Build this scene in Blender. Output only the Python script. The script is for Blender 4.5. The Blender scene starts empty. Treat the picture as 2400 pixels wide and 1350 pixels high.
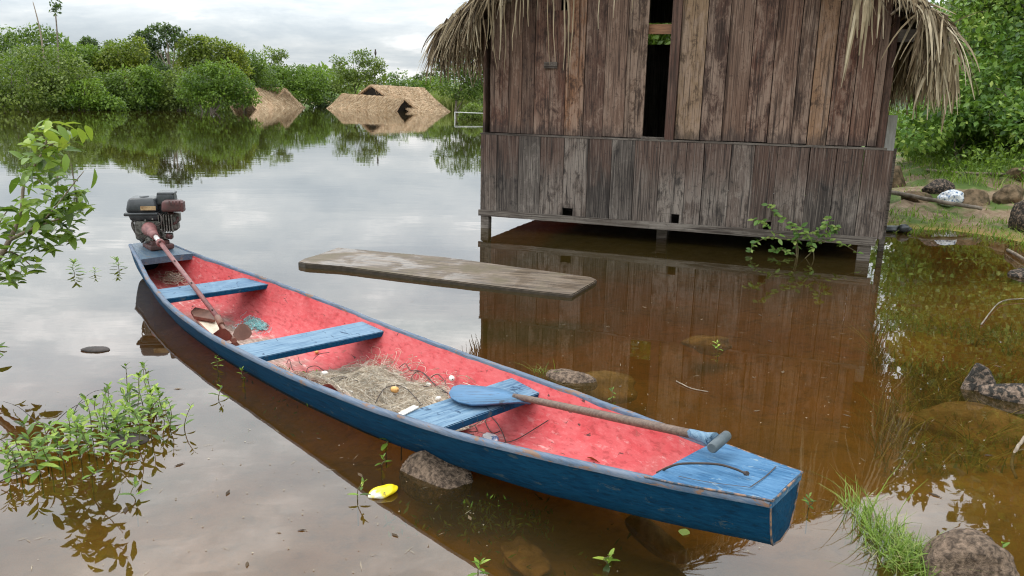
import bpy, bmesh, math, random
import numpy as np
from mathutils import Vector, Matrix
from mathutils.geometry import tessellate_polygon
R_ = np.random.default_rng(7)
random.seed(7)
scene = bpy.context.scene
COL = scene.collection
A3 = lambda *a: np.array(a, float)

# ------------------------------------------------------------------ camera
CAM_H, FPX = 1.65, 1850.0
PITCH, ROLL = math.atan(453 / 1850), math.atan(0.0196)
_R = A3(1, 0, 0); _U = A3(0, math.sin(PITCH), math.cos(PITCH)); FW = A3(0, math.cos(PITCH), -math.sin(PITCH))
XC = math.cos(ROLL) * _R + math.sin(ROLL) * _U
YC = -math.sin(ROLL) * _R + math.cos(ROLL) * _U
cam = bpy.data.cameras.new('camera')
cam.lens = FPX / 2400 * 36; cam.sensor_width = 36; cam.clip_start = 0.05; cam.clip_end = 2000
camo = bpy.data.objects.new('camera', cam); COL.objects.link(camo)
camo.matrix_world = Matrix(((XC[0], YC[0], -FW[0], 0), (XC[1], YC[1], -FW[1], 0), (XC[2], YC[2], -FW[2], CAM_H), (0, 0, 0, 1)))
scene.camera = camo
CO = A3(0, 0, CAM_H)

def ray(x, y):
    return (x - 1200) / FPX * XC - (y - 675) / FPX * YC + FW
def at(x, y, z=0.0):                       # point of the photograph on the level z
    d = ray(x, y); return CO + d * ((z - CAM_H) / d[2])
def aty(x, y, Y):                          # ... at the distance Y
    d = ray(x, y); return CO + d * (Y / d[1])
def onplane(x, y, p0, n):
    d = ray(x, y); return CO + d * (np.dot(p0 - CO, n) / np.dot(d, n))

# ------------------------------------------------------------------ light
scene.view_settings.view_transform = 'Standard'
scene.view_settings.look = 'None'
scene.view_settings.exposure = -0.33
scene.view_settings.gamma = 1.0
scene.render.engine = 'CYCLES'; scene.cycles.filter_width = 1.15
SUN_EL, SUN_AZ = math.radians(62), math.radians(-75)      # azimuth from +Y towards +X
sd = A3(math.cos(SUN_EL) * math.sin(SUN_AZ), math.cos(SUN_EL) * math.cos(SUN_AZ), math.sin(SUN_EL))
sun = bpy.data.lights.new('sun', 'SUN'); sun.energy = 1.1; sun.angle = math.radians(22); sun.color = (1, .965, .91)
suno = bpy.data.objects.new('sun', sun); COL.objects.link(suno)
suno.rotation_euler = Vector(sd).to_track_quat('Z', 'Y').to_euler()

class NT:
    """short-hand for building node trees"""
    def __init__(s, tree): s.t = tree; s.n = tree.nodes; s.l = tree.links
    def add(s, typ, ins=None, **kw):
        n = s.n.new(typ)
        for k, v in kw.items(): setattr(n, k, v)
        for k, v in (ins or {}).items():
            sock = n.inputs[k]
            if isinstance(v, bpy.types.NodeSocket): s.l.new(v, sock)
            else: sock.default_value = v
        return n
    def math(s, op, a, b=0.0, clamp=False):
        return s.add('ShaderNodeMath', {0: a, 1: b}, operation=op, use_clamp=clamp).outputs[0]
    def vmath(s, op, a, b):
        return s.add('ShaderNodeVectorMath', {0: a, 1: b}, operation=op).outputs[0]
    def ramp(s, fac, stops, interp='LINEAR'):
        r = s.add('ShaderNodeValToRGB', {0: fac}); r.color_ramp.interpolation = interp
        e = r.color_ramp.elements
        while len(e) < len(stops): e.new(.5)
        for el, (p, c) in zip(e, stops):
            el.position = p; el.color = (c, c, c, 1) if isinstance(c, (int, float)) else (*c, 1)
        return r.outputs[0]
    def mix(s, fac, a, b, mode='MIX'):
        m = s.add('ShaderNodeMix', data_type='RGBA', blend_type=mode, clamp_factor=True)
        for i, v in ((0, fac), (6, a), (7, b)):
            if isinstance(v, bpy.types.NodeSocket): s.l.new(v, m.inputs[i])
            elif i == 0: m.inputs[0].default_value = v
            else: m.inputs[i].default_value = (*v, 1) if len(v) == 3 else v
        return m.outputs[2]
    def noise(s, vec, scale, detail=4.0, rough=.55, dist=0.0):
        return s.add('ShaderNodeTexNoise', {'Vector': vec, 'Scale': scale, 'Detail': detail, 'Roughness': rough, 'Distortion': dist}).outputs[0]
    def mapv(s, vec, scale=(1, 1, 1), loc=(0, 0, 0), rot=(0, 0, 0)):
        return s.add('ShaderNodeMapping', {'Vector': vec, 'Scale': scale, 'Location': loc, 'Rotation': rot}).outputs[0]

w = bpy.data.worlds.new('World'); scene.world = w; w.use_nodes = True
w.node_tree.nodes.clear()
t = NT(w.node_tree)
sky = t.add('ShaderNodeTexSky', sky_type='NISHITA'); sky.sun_disc = False
sky.sun_elevation = SUN_EL; sky.sun_rotation = SUN_AZ
bg1 = t.add('ShaderNodeBackground', {'Color': sky.outputs[0], 'Strength': .1})
dirv = t.add('ShaderNodeTexCoord').outputs['Generated']
sep = t.add('ShaderNodeSeparateXYZ', {0: dirv})
zz = t.math('ADD', t.math('MAXIMUM', sep.outputs[2], 0.0), .16)
cv = t.add('ShaderNodeCombineXYZ', {0: t.math('DIVIDE', sep.outputs[0], zz), 1: t.math('DIVIDE', sep.outputs[1], zz), 2: 0.0}).outputs[0]
n1 = t.noise(t.mapv(cv, (.8, 1.15, 1), (3.1, 1.7, 0)), 1.15, 7.0, .6, .35)
n2 = t.noise(t.mapv(cv, (.5, .8, 1), (8.3, 2.2, 0)), .7, 5.0, .55)
n3 = t.noise(t.mapv(dirv, (3.2, 3.2, 9.0), (1.2, .4, .7)), 1.9, 8.0, .62, .25)
cl = t.math('ADD', t.math('ADD', t.math('MULTIPLY', n1, .40), t.math('MULTIPLY', n2, .26)), t.math('MULTIPLY', n3, .34))
ccol = t.ramp(cl, [(.38, (.58, .66, .73)), (.46, (.72, .79, .84)), (.52, (.88, .93, .955)), (.58, (1.3, 1.3, 1.29))])
# the overcast vault is brighter overhead than at its rim
lift = t.math('MULTIPLY', t.ramp(sep.outputs[2], [(0, .262), (.05, .285), (.14, .48), (.30, .80), (.5, .96), (.75, .92), (1, .85)]), 4.0)
bg2 = t.add('ShaderNodeBackground', {'Color': ccol, 'Strength': lift})
mx = t.add('ShaderNodeMixShader', {0: .93, 1: bg1.outputs[0], 2: bg2.outputs[0]})
t.l.new(mx.outputs[0], t.add('ShaderNodeOutputWorld').inputs[0])

# ------------------------------------------------------------------ materials
def new_mat(name):
    m = bpy.data.materials.new(name); m.use_nodes = True; m.node_tree.nodes.clear()
    return m, NT(m.node_tree)
def finish(nt, col, rough=.6, spec=.4, bump=None, bdist=.01, bstr=1.0, metal=0.0, extra=None):
    ins = {'Base Color': col if isinstance(col, bpy.types.NodeSocket) else (*col, 1), 'Roughness': rough, 'Specular IOR Level': spec, 'Metallic': metal}
    if bump is not None:
        ins['Normal'] = nt.add('ShaderNodeBump', {'Height': bump, 'Distance': bdist, 'Strength': bstr}).outputs[0]
    p = nt.add('ShaderNodeBsdfPrincipled', ins)
    out = nt.add('ShaderNodeOutputMaterial')
    nt.l.new(p.outputs[0], out.inputs[0])
    return p, out
def rnd_attr(nt): return nt.add('ShaderNodeAttribute', attribute_name='rnd').outputs['Fac']
def objc(nt): return nt.add('ShaderNodeTexCoord').outputs['Object']

def m_leaf(name, stops, trans=.35, rough=.45, spec=.35, patch=0.0):
    m, n = new_mat(name)
    c = n.ramp(rnd_attr(n), stops)
    if patch:
        f = n.noise(objc(n), patch, 2.0)
        c = n.mix(n.ramp(f, [(.4, 0.0), (.62, .55)]), c, n.ramp(rnd_attr(n), [(0, tuple(np.array(stops[0][1]) * A3(1.25, 1.25, .8))), (1, tuple(np.array(stops[-1][1]) * A3(1.15, 1.1, .7)))]))
    p = n.add('ShaderNodeBsdfPrincipled', {'Base Color': c, 'Roughness': rough, 'Specular IOR Level': spec})
    tr = n.add('ShaderNodeBsdfTranslucent', {'Color': n.mix(.5, c, (.25, .42, .03), 'MIX')})
    mxx = n.add('ShaderNodeMixShader', {0: trans, 1: p.outputs[0], 2: tr.outputs[0]})
    n.l.new(mxx.outputs[0], n.add('ShaderNodeOutputMaterial').inputs[0])
    return m

def m_wood(name, stops, axis=2, blotch=.5, damp=None, rough=.8, pale=(.34, .29, .25), dark=(.03, .022, .018), redtop=None):
    """weathered boards: each board has its own tone and its own share of pale bleached patches; grain runs along one axis"""
    m, n = new_mat(name)
    r = rnd_attr(n); oc = objc(n)
    wn = n.add('ShaderNodeTexWhiteNoise', {'W': n.math('MULTIPLY', r, 91.7)}, noise_dimensions='1D').outputs['Color']
    h = n.add('ShaderNodeSeparateColor', {0: wn}).outputs
    def sc(across, along): v = [across] * 3; v[axis] = along; return tuple(v)
    off = n.add('ShaderNodeCombineXYZ', {0: n.math('MULTIPLY', h[0], 13.0), 1: n.math('MULTIPLY', h[1], 9.0), 2: n.math('MULTIPLY', h[2], 57.0)}).outputs[0]
    p = n.vmath('ADD', oc, off)
    g = n.noise(n.mapv(p, sc(130, 2.4)), 1.0, 3.0, .6)
    gm = n.noise(n.mapv(p, sc(34, .9)), 1.0, 5.0, .6, .9)
    mo = n.noise(n.mapv(p, sc(9, 4.2)), 1.0, 9.0, .74, .5)
    sp = n.noise(p, 26.0, 6.0, .72)
    lg = n.noise(n.mapv(p, sc(3.0, 1.1)), 1.0, 4.0, .6, .3)
    c = n.ramp(r, stops)
    c = n.mix(n.ramp(lg, [(.40, .0), (.60, .55)]), c, n.mix(.45, c, pale))
    tp = n.math('ADD', mo, n.math('ADD', n.math('MULTIPLY', n.math('SUBTRACT', h[1], .62), .16), n.math('MULTIPLY', n.math('SUBTRACT', lg, .5), .45)))
    c = n.mix(n.math('MULTIPLY', n.ramp(tp, [(.485, 0.0), (.535, .7), (.60, 1.0)]), blotch), c, pale)
    td = n.math('ADD', mo, n.math('MULTIPLY', n.math('SUBTRACT', h[0], .5), .12))
    c = n.mix(n.ramp(td, [(.34, .8), (.44, 0.0)]), c, dark)
    if redtop:
        sz = n.add('ShaderNodeSeparateXYZ', {0: oc}).outputs[2]
        f = n.add('ShaderNodeMapRange', {0: n.math('ADD', sz, n.math('MULTIPLY', n.math('SUBTRACT', mo, .5), 1.1)), 1: .62, 2: .95}).outputs[0]
        c = n.mix(n.math('MULTIPLY', f, n.ramp(h[2], [(.3, 0.0), (.5, .8)])), c, redtop)
    if damp is not None:                                  # wet stain along the foot of the boards
        sz = n.add('ShaderNodeSeparateXYZ', {0: oc}).outputs[2]
        zz = n.math('ADD', n.math('SUBTRACT', sz, damp), n.math('MULTIPLY', n.math('SUBTRACT', mo, .5), .7))
        f = n.add('ShaderNodeMapRange', {0: zz, 1: .0, 2: .10, 3: .6, 4: 0.0}).outputs[0]
        c = n.mix(f, c, (.04, .033, .031))
    c = n.mix(n.ramp(gm, [(.37, .8), (.46, 0.0)]), c, dark)
    c = n.mix(n.ramp(g, [(.38, .6), (.50, 0.0)]), c, dark)
    c = n.mix(n.ramp(g, [(.54, 0.0), (.68, .38)]), c, pale)
    c = n.mix(n.ramp(sp, [(.34, .5), (.43, 0.0)]), c, dark)
    finish(n, c, rough, .2, n.math('ADD', n.math('MULTIPLY', g, .5), n.math('ADD', gm, n.math('MULTIPLY', sp, .4))), .004, .8)
    return m

def m_paint(name, base, worn, under, rough=.38, wear=.5, streak=(1.2, 14, 14), spec=.45, dirt=(.05, .04, .03), dirtf=.4, chip=.60):
    """old brush paint: fading, scratches along x, chips down to the wood"""
    m, n = new_mat(name)
    oc = objc(n)
    s1 = n.noise(n.mapv(oc, streak), 2.4, 6.0, .65, .5)
    s2 = n.noise(n.mapv(oc, (streak[0] * 4, streak[1] * 4, streak[2] * 4)), 1.5, 4.0, .6)
    b = n.noise(oc, 3.2, 7.0, .66, .6)
    ch = n.noise(n.mapv(oc, (7, 20, 20)), 1.0, 6.0, .72, .7)
    c = n.mix(n.ramp(s1, [(.38, 0.0), (.66, wear)]), base, worn)
    c = n.mix(n.ramp(b, [(.44, 0.0), (.66, wear * .8)]), c, worn)
    c = n.mix(n.ramp(s2, [(.53, 0.0), (.64, wear)]), c, worn)
    c = n.mix(n.ramp(s2, [(.36, .5), (.45, 0.0)]), c, dirt)
    c = n.mix(n.ramp(ch, [(chip, 0.0), (chip + .03, .9)]), c, under)
    c = n.mix(n.math('MULTIPLY', n.ramp(b, [(.26, 1.0), (.46, 0.0)]), dirtf), c, dirt)
    rr = n.ramp(s1, [(.3, rough), (.7, rough + .2)])
    finish(n, c, rr, spec, n.math('ADD', s1, n.math('MULTIPLY', s2, .6)), .003, .7)
    return m

def m_plain(name, c1, c2=None, scale=20.0, rough=.55, spec=.4, metal=0.0, bump=.002, sc=(1, 1, 1), lo=.38, hi=.62):
    m, n = new_mat(name)
    f = n.noise(n.mapv(objc(n), sc), scale, 6.0, .62, .3)
    c = n.mix(n.ramp(f, [(lo, 0.0), (hi, 1.0)]), c1, c2 if c2 else tuple(np.array(c1) * .6))
    finish(n, c, rough, spec, f, bump, 1.0, metal)
    return m

def m_straw(name, stops, rough=.75):
    m, n = new_mat(name)
    c = n.ramp(rnd_attr(n), stops)
    f = n.noise(n.mapv(objc(n), (3, 3, .8)), 6.0, 4.0)
    c = n.mix(n.ramp(f, [(.35, .45), (.6, 0.0)]), c, (.05, .035, .02))
    p = n.add('ShaderNodeBsdfPrincipled', {'Base Color': c, 'Roughness': rough, 'Specular IOR Level': .2})
    tr = n.add('ShaderNodeBsdfTranslucent', {'Color': c})
    mxx = n.add('ShaderNodeMixShader', {0: .15, 1: p.outputs[0], 2: tr.outputs[0]})
    n.l.new(mxx.outputs[0], n.add('ShaderNodeOutputMaterial').inputs[0])
    return m

M = {}
M['plank_upper'] = m_wood('weathered_upper_boards', [(0, (.062, .026, .018)), (.25, (.125, .056, .037)), (.45, (.060, .033, .025)), (.6, (.14, .078, .054)), (.78, (.115, .070, .050)), (.9, (.23, .15, .09)), (1, (.22, .105, .055))], damp=1.24, blotch=.52, pale=(.30, .215, .165), dark=(.026, .016, .013))
M['plank_lower'] = m_wood('weathered_grey_boards', [(0, (.070, .047, .038)), (.3, (.12, .092, .076)), (.55, (.042, .034, .030)), (.8, (.135, .108, .090)), (1, (.085, .055, .043))], blotch=.42, pale=(.28, .238, .205), dark=(.018, .015, .014), redtop=(.088, .050, .037))
M['wood_grey'] = m_wood('grey_beam_wood', [(0, (.085, .068, .056)), (1, (.12, .098, .082))], axis=0, blotch=.3, pale=(.26, .23, .2))
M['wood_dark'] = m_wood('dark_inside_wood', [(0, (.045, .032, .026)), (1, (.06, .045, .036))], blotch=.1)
M['wood_red'] = m_wood('reddish_brown_board', [(0, (.07, .035, .026)), (1, (.08, .04, .03))], blotch=.15, pale=(.2, .13, .1))
M['wood_orange'] = m_plain('fresh_orange_wood', (.26, .125, .06), (.17, .075, .035), 8, .6, sc=(1, 8, 8))
M['wood_white'] = m_plain('whitish_bare_plank', (.48, .47, .46), (.34, .33, .32), 7, .7, sc=(6, 6, 1))
M['straw'] = m_straw('dry_palm_thatch', [(0, (.035, .024, .015)), (.22, (.11, .075, .043)), (.5, (.25, .185, .11)), (.78, (.40, .32, .205)), (1, (.60, .51, .36))])
M['straw_far'] = m_straw('pale_straw_thatch', [(0, (.34, .225, .135)), (.3, (.52, .375, .235)), (1, (.70, .54, .36))])
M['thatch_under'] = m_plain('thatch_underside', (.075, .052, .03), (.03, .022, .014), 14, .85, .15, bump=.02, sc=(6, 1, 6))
M['thatch_base'] = m_plain('thatch_mat', (.48, .33, .205), (.26, .165, .095), 10, .85, .15, bump=.05, sc=(3, 3, 1))
M['hole_dark'] = m_plain('gable_mouth_shade', (.02, .016, .012), (.01, .008, .006), 9, .9, .1)
M['blue_hull'] = m_paint('dark_blue_hull_paint', (.0015, .036, .088), (.006, .062, .130), (.05, .08, .10), .6, .6, spec=.09, dirtf=.3, dirt=(.004, .018, .035))
M['blue_seat'] = m_paint('faded_blue_seat_paint', (.072, .150, .238), (.18, .268, .350), (.012, .035, .075), .55, .8, dirtf=.6, dirt=(.010, .048, .12), spec=.2, streak=(14, 1.2, 14))
M['blue_deck'] = m_paint('blue_bow_deck_paint', (.030, .108, .215), (.09, .195, .325), (.20, .27, .32), .55, .7, dirtf=.4, dirt=(.010, .05, .13), spec=.2)
M['blue_dark'] = m_paint('dark_weathered_blue_paint', (.03, .07, .12), (.10, .14, .17), (.16, .13, .10), .4, .6)
M['rim'] = m_paint('worn_gunwale_paint', (.045, .095, .17), (.15, .17, .21), (.20, .11, .065), .6, .75, chip=.575)
M['worn_edge'] = m_plain('bare_worn_wood_edge', (.30, .18, .12), (.045, .075, .11), 30, .7, .2, lo=.42, hi=.56)
M['pink'] = m_paint('coral_red_inner_paint', (.52, .066, .072), (.60, .165, .165), (.34, .10, .085), .6, .42, streak=(2.5, 7, 7), dirtf=.5, dirt=(.28, .035, .035), spec=.2, chip=.63)
M['floor_grime'] = m_plain('grimy_boat_floor', (.27, .17, .13), (.16, .13, .10), 9, .6, .35)
M['paddle_blade'] = m_paint('blue_paddle_paint', (.06, .155, .285), (.10, .215, .35), (.05, .07, .09), .45, .45, dirtf=.1)
M['paddle_wood'] = m_plain('brown_paddle_shaft', (.17, .115, .085), (.10, .065, .05), 9, .55, sc=(1, 10, 10))
M['grip'] = m_plain('blue_grey_grip', (.105, .125, .135), (.07, .09, .105), 14, .5)
M['black_plastic'] = m_plain('black_sun_bleached_plastic', (.022, .025, .028), (.055, .058, .06), 9, .35, .5, lo=.45, hi=.7)
M['rust_red'] = m_plain('maroon_rusty_metal', (.10, .038, .036), (.055, .028, .025), 16, .6)
M['alu'] = m_plain('oily_aluminium', (.20, .19, .17), (.06, .055, .048), 26, .5, .5, .55, .004)
M['pink_metal'] = m_plain('pinkish_red_painted_metal', (.24, .10, .095), (.15, .062, .06), 22, .5)
M['white_metal'] = m_plain('bare_white_metal', (.75, .73, .70), (.5, .47, .45), 14, .4, .5, .3)
M['rust_brown'] = m_plain('brown_rusty_blade', (.20, .095, .065), (.12, .06, .042), 12, .6)
M['sticker'] = m_plain('faded_amber_sticker', (.42, .30, .16), (.22, .13, .06), 18, .5)
M['net'] = m_straw('beige_fishing_net', [(0, (.42, .32, .22)), (.5, (.68, .58, .45)), (1, (.88, .81, .70))])
M['net_base'] = m_plain('net_heap', (.66, .555, .43), (.36, .28, .20), 30, .85, .2, bump=.02)
M['cord'] = m_plain('dark_brown_cord', (.035, .026, .022), (.06, .045, .04), 30, .7)
M['cream'] = m_plain('cream_white_board', (.72, .66, .52), (.6, .52, .40), 8, .5)
M['pale_metal'] = m_plain('pale_grey_pipe', (.5, .5, .47), (.4, .4, .37), 4, .6)
M['white'] = m_plain('white_foam', (.78, .76, .70), (.62, .58, .52), 18, .5)
M['orange'] = m_plain('orange_foam', (.72, .40, .13), (.55, .30, .1), 18, .5)
M['teal'] = m_straw('turquoise_twine', [(0, (.16, .42, .44)), (.6, (.30, .62, .62)), (1, (.6, .75, .73))])
M['rock'] = m_plain('speckled_brown_rock', (.27, .19, .135), (.07, .05, .037), 46, .9, .2, bump=.03, lo=.36, hi=.62)
M['rock_sunken'] = m_plain('yellowish_sunken_rock', (.50, .35, .16), (.27, .18, .08), 12, .85, .2, bump=.02)
M['rock_red'] = m_plain('tan_shore_rock', (.19, .13, .078), (.06, .045, .025), 9, .85, .2, bump=.03)
M['rock_dark'] = m_plain('dark_grained_rock', (.24, .17, .125), (.028, .025, .021), 34, .85, .25, bump=.02, lo=.37, hi=.53)
M['branch'] = m_plain('pale_branch_bark', (.30, .24, .18), (.16, .12, .085), 25, .75)
M['bark'] = m_plain('grey_bark', (.23, .19, .15), (.10, .08, .06), 8, .85)
M['stem'] = m_plain('green_brown_stem', (.14, .13, .05), (.09, .06, .03), 30, .6)
M['leaf_near'] = m_leaf('bright_bush_leaf', [(0, (.028, .055, .014)), (.3, (.07, .12, .02)), (.65, (.17, .26, .03)), (1, (.36, .43, .06))], .3)
M['leaf_weed'] = m_leaf('water_weed_leaf', [(0, (.03, .05, .012)), (.3, (.09, .16, .022)), (.65, (.19, .31, .035)), (1, (.38, .48, .08))], .35)
M['leaf_vine'] = m_leaf('vine_leaf', [(0, (.06, .12, .03)), (.5, (.13, .24, .045)), (1, (.30, .36, .10))], .35)
M['grass'] = m_leaf('grass_blade', [(0, (.07, .12, .02)), (.5, (.19, .30, .035)), (.85, (.28, .36, .08)), (1, (.42, .36, .16))], .35)
M['grass_olive'] = m_leaf('submerged_grass', [(0, (.10, .11, .015)), (.6, (.30, .33, .05)), (1, (.55, .50, .16))], .2)
LEAFY = {
 'olive': [(0, (.038, .058, .012)), (.5, (.098, .138, .026)), (1, (.20, .25, .05))],
 'green': [(0, (.03, .056, .010)), (.5, (.082, .135, .022)), (1, (.17, .25, .042))],
 'lime': [(0, (.032, .066, .010)), (.5, (.088, .155, .018)), (1, (.19, .285, .035))],
 'yellow': [(0, (.045, .068, .01)), (.5, (.135, .17, .02)), (1, (.26, .29, .035))],
 'dark': [(0, (.012, .028, .012)), (.5, (.035, .06, .022)), (1, (.075, .11, .04))],
 'hill': [(0, (.03, .07, .014)), (.5, (.10, .20, .035)), (.85, (.22, .36, .075)), (1, (.36, .44, .10))],
 'reed': [(0, (.09, .11, .03)), (.5, (.17, .20, .06)), (1, (.29, .30, .11))],
}
for k_, v_ in LEAFY.items(): M['f_' + k_] = m_leaf('foliage_' + k_, v_, .32, patch=.25 if k_ != 'hill' else .4)

# ------------------------------------------------------------------ mesh helpers
class MB:
    """collects faces and builds ONE mesh object"""
    def __init__(s): s.v = []; s.nv = 0; s.f = []      # f: (faces array, rnd array, material index, smooth)
    def add(s, V, F, rnd=None, mat=0, smooth=False):
        V = np.asarray(V, float).reshape(-1, 3)
        groups = {}
        if isinstance(F, np.ndarray): groups = {F.shape[1]: (F, rnd)}
        else:
            for i, f in enumerate(F): groups.setdefault(len(f), []).append(f)
            groups = {k: (np.array(g), None if rnd is None or np.ndim(rnd) else rnd) for k, g in groups.items()}
        for k, (g, r) in groups.items():
            if r is None: r = R_.random()
            r = np.full(len(g), r, float) if np.ndim(r) == 0 else np.asarray(r, float)
            s.f.append((g + s.nv, r, mat, smooth))
        s.v.append(V); s.nv += len(V); return s
    def box(s, c, size, rot=None, rnd=None, mat=0):
        c = np.asarray(c, float); h = np.asarray(size, float) / 2
        V = np.array([[x, y, z] for x in (-1, 1) for y in (-1, 1) for z in (-1, 1)], float) * h
        if rot is not None: V = V @ np.asarray(rot).T
        return s.hexa(V + c, rnd, mat)
    def hexa(s, V, rnd=None, mat=0):      # 8 corners ordered by x, then y, then z
        F = np.array([(0, 1, 3, 2), (4, 6, 7, 5), (0, 4, 5, 1), (2, 3, 7, 6), (0, 2, 6, 4), (1, 5, 7, 3)])
        return s.add(V, F, R_.random() if rnd is None else rnd, mat)
    def tube(s, P, rad, sides=8, rnd=None, mat=0, smooth=True, cap=True):
        P = np.asarray(P, float); n = len(P)
        rad = np.full(n, rad, float) if np.ndim(rad) == 0 else np.asarray(rad, float)
        T = np.gradient(P, axis=0); T /= np.linalg.norm(T, axis=1)[:, None] + 1e-9
        ref = A3(0, 0, 1) if abs(T[0][2]) < .9 else A3(1, 0, 0)
        V = []
        a = np.cross(T[0], ref); a /= np.linalg.norm(a)
        for i in range(n):
            a = a - T[i] * (a @ T[i]); a /= np.linalg.norm(a) + 1e-9
            b = np.cross(T[i], a)
            th = np.arange(sides) * 2 * math.pi / sides
            V.append(P[i] + rad[i] * (np.cos(th)[:, None] * a + np.sin(th)[:, None] * b))
        V = np.concatenate(V)
        i = np.arange(n - 1)[:, None] * sides; j = np.arange(sides)[None]; k = (j + 1) % sides
        F = np.stack([i + j, i + k, i + sides + k, i + sides + j], -1).reshape(-1, 4)
        r = R_.random() if rnd is None else rnd
        base = s.nv
        s.add(V, F, r, mat, smooth)
        if cap:
            s.f.append((np.array([list(range(sides))[::-1]]) + base, np.array([r if np.ndim(r) == 0 else .5]), mat, False))
            s.f.append((np.array([list(range(sides))]) + base + (n - 1) * sides, np.array([r if np.ndim(r) == 0 else .5]), mat, False))
        return s
    def build(s, name, mats, parent=None, inv=None):
        V = np.concatenate(s.v)
        if inv is not None: V = V @ inv[:3, :3].T + inv[:3, 3]
        me = bpy.data.meshes.new(name)
        me.vertices.add(len(V)); me.vertices.foreach_set('co', V.astype(np.float32).ravel())
        idx = np.concatenate([f.ravel() for f, *_ in s.f]).astype(np.int32)
        cnt = np.concatenate([np.full(len(f), f.shape[1], np.int32) for f, *_ in s.f])
        st = np.concatenate([[0], np.cumsum(cnt)[:-1]]).astype(np.int32)
        me.loops.add(len(idx)); me.loops.foreach_set('vertex_index', idx)
        me.polygons.add(len(cnt)); me.polygons.foreach_set('loop_start', st)
        me.polygons.foreach_set('material_index', np.concatenate([np.full(len(f), m, np.int32) for f, r, m, sm in s.f]))
        me.polygons.foreach_set('use_smooth', np.concatenate([np.full(len(f), sm, bool) for f, r, m, sm in s.f]))
        at_ = me.attributes.new('rnd', 'FLOAT', 'FACE')
        at_.data.foreach_set('value', np.concatenate([r for f, r, *_ in s.f]).astype(np.float32))
        me.update(calc_edges=True)
        for m in (mats if isinstance(mats, (list, tuple)) else [mats]): me.materials.append(M[m] if isinstance(m, str) else m)
        o = bpy.data.objects.new(name, me); COL.objects.link(o)
        if parent is not None: o.parent = parent
        return o

def tag(o, label=None, cat=None, group=None, kind=None):
    for k, v in (('label', label), ('category', cat), ('group', group), ('kind', kind)):
        if v: o[k] = v
    return o
class Thing:
    """an Empty at the thing's base; its parts are built in world space and stored relative to it"""
    def __init__(s, name, label, cat, loc, rotz=0.0, group=None):
        s.o = bpy.data.objects.new(name, None); COL.objects.link(s.o)
        s.o.empty_display_size = .1
        s.mat = Matrix.Translation(Vector(loc)) @ Matrix.Rotation(rotz, 4, 'Z')
        s.o.matrix_world = s.mat; s.inv = np.array(s.mat.inverted())
        tag(s.o, label, cat, group)
    def part(s, mb, name, mats, parent=None, label=None):
        o = mb.build(name, mats, parent or s.o, s.inv)
        if label: o['label'] = label
        return o
def single(mb, name, mats, label, cat, loc=(0, 0, 0), group=None, kind=None):
    """a thing that is one mesh, its origin at its base"""
    inv = np.eye(4); inv[:3, 3] = -np.asarray(loc, float)
    o = mb.build(name, mats, None, inv); o.location = loc
    return tag(o, label, cat, group, kind)

def unit(v):
    v = np.asarray(v, float); return v / (np.linalg.norm(v, axis=-1, keepdims=True) + 1e-9)
def rand_dirs(n, up=0.0):
    d = R_.normal(size=(n, 3)); d[:, 2] += up; return unit(d)
def leaves(mb, P, D, N, L, W, rnd, mat=0, fold=.0):
    """diamond leaves: base P, direction D, face normal N, length L, width W"""
    P = np.asarray(P, float); n = len(P); D = unit(D)
    S = unit(np.cross(D, N)); N = np.cross(S, D)
    L = np.broadcast_to(L, n)[:, None]; W = np.broadcast_to(W, n)[:, None]
    V = np.stack([P, P + D * L * .45 + S * W * .5 + N * W * fold, P + D * L, P + D * L * .45 - S * W * .5 + N * W * fold], 1).reshape(-1, 3)
    F = np.arange(4 * n).reshape(n, 4)
    mb.add(V, F, np.broadcast_to(rnd, n), mat)
def big_leaves(mb, P, D, N, L, W, rnd, mat=0, bend=.25, fold=.18):
    """leaves with a midrib fold, a rounded outline and a drooping tip"""
    P = np.asarray(P, float); n = len(P); D = unit(D)
    S = unit(np.cross(D, N)); N = np.cross(S, D)
    L = np.broadcast_to(L, n)[:, None]; W = np.broadcast_to(W, n)[:, None]
    q = [(0, 0), (.12, .45), (.38, 1), (.68, .85), (.9, .4), (1, 0)]
    mids = [P + D * L * a - N * L * bend * a * a for a, _ in q]
    V = []
    for (a, wv), m_ in zip(q, mids):
        V += [m_, m_ + S * W * .5 * wv + N * W * fold * wv, m_ - S * W * .5 * wv + N * W * fold * wv]
    V = np.stack(V, 1).reshape(-1, 3)
    F4 = []; 
    for i in range(5):
        a = 3 * i; b = 3 * (i + 1)
        F4 += [(a, a + 1, b + 1, b), (a, b, b + 2, a + 2)]
    F = (np.array(F4)[None] + (np.arange(n) * 18)[:, None, None]).reshape(-1, 4)
    mb.add(V, F, np.repeat(np.broadcast_to(rnd, n), 10), mat, True)
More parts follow.
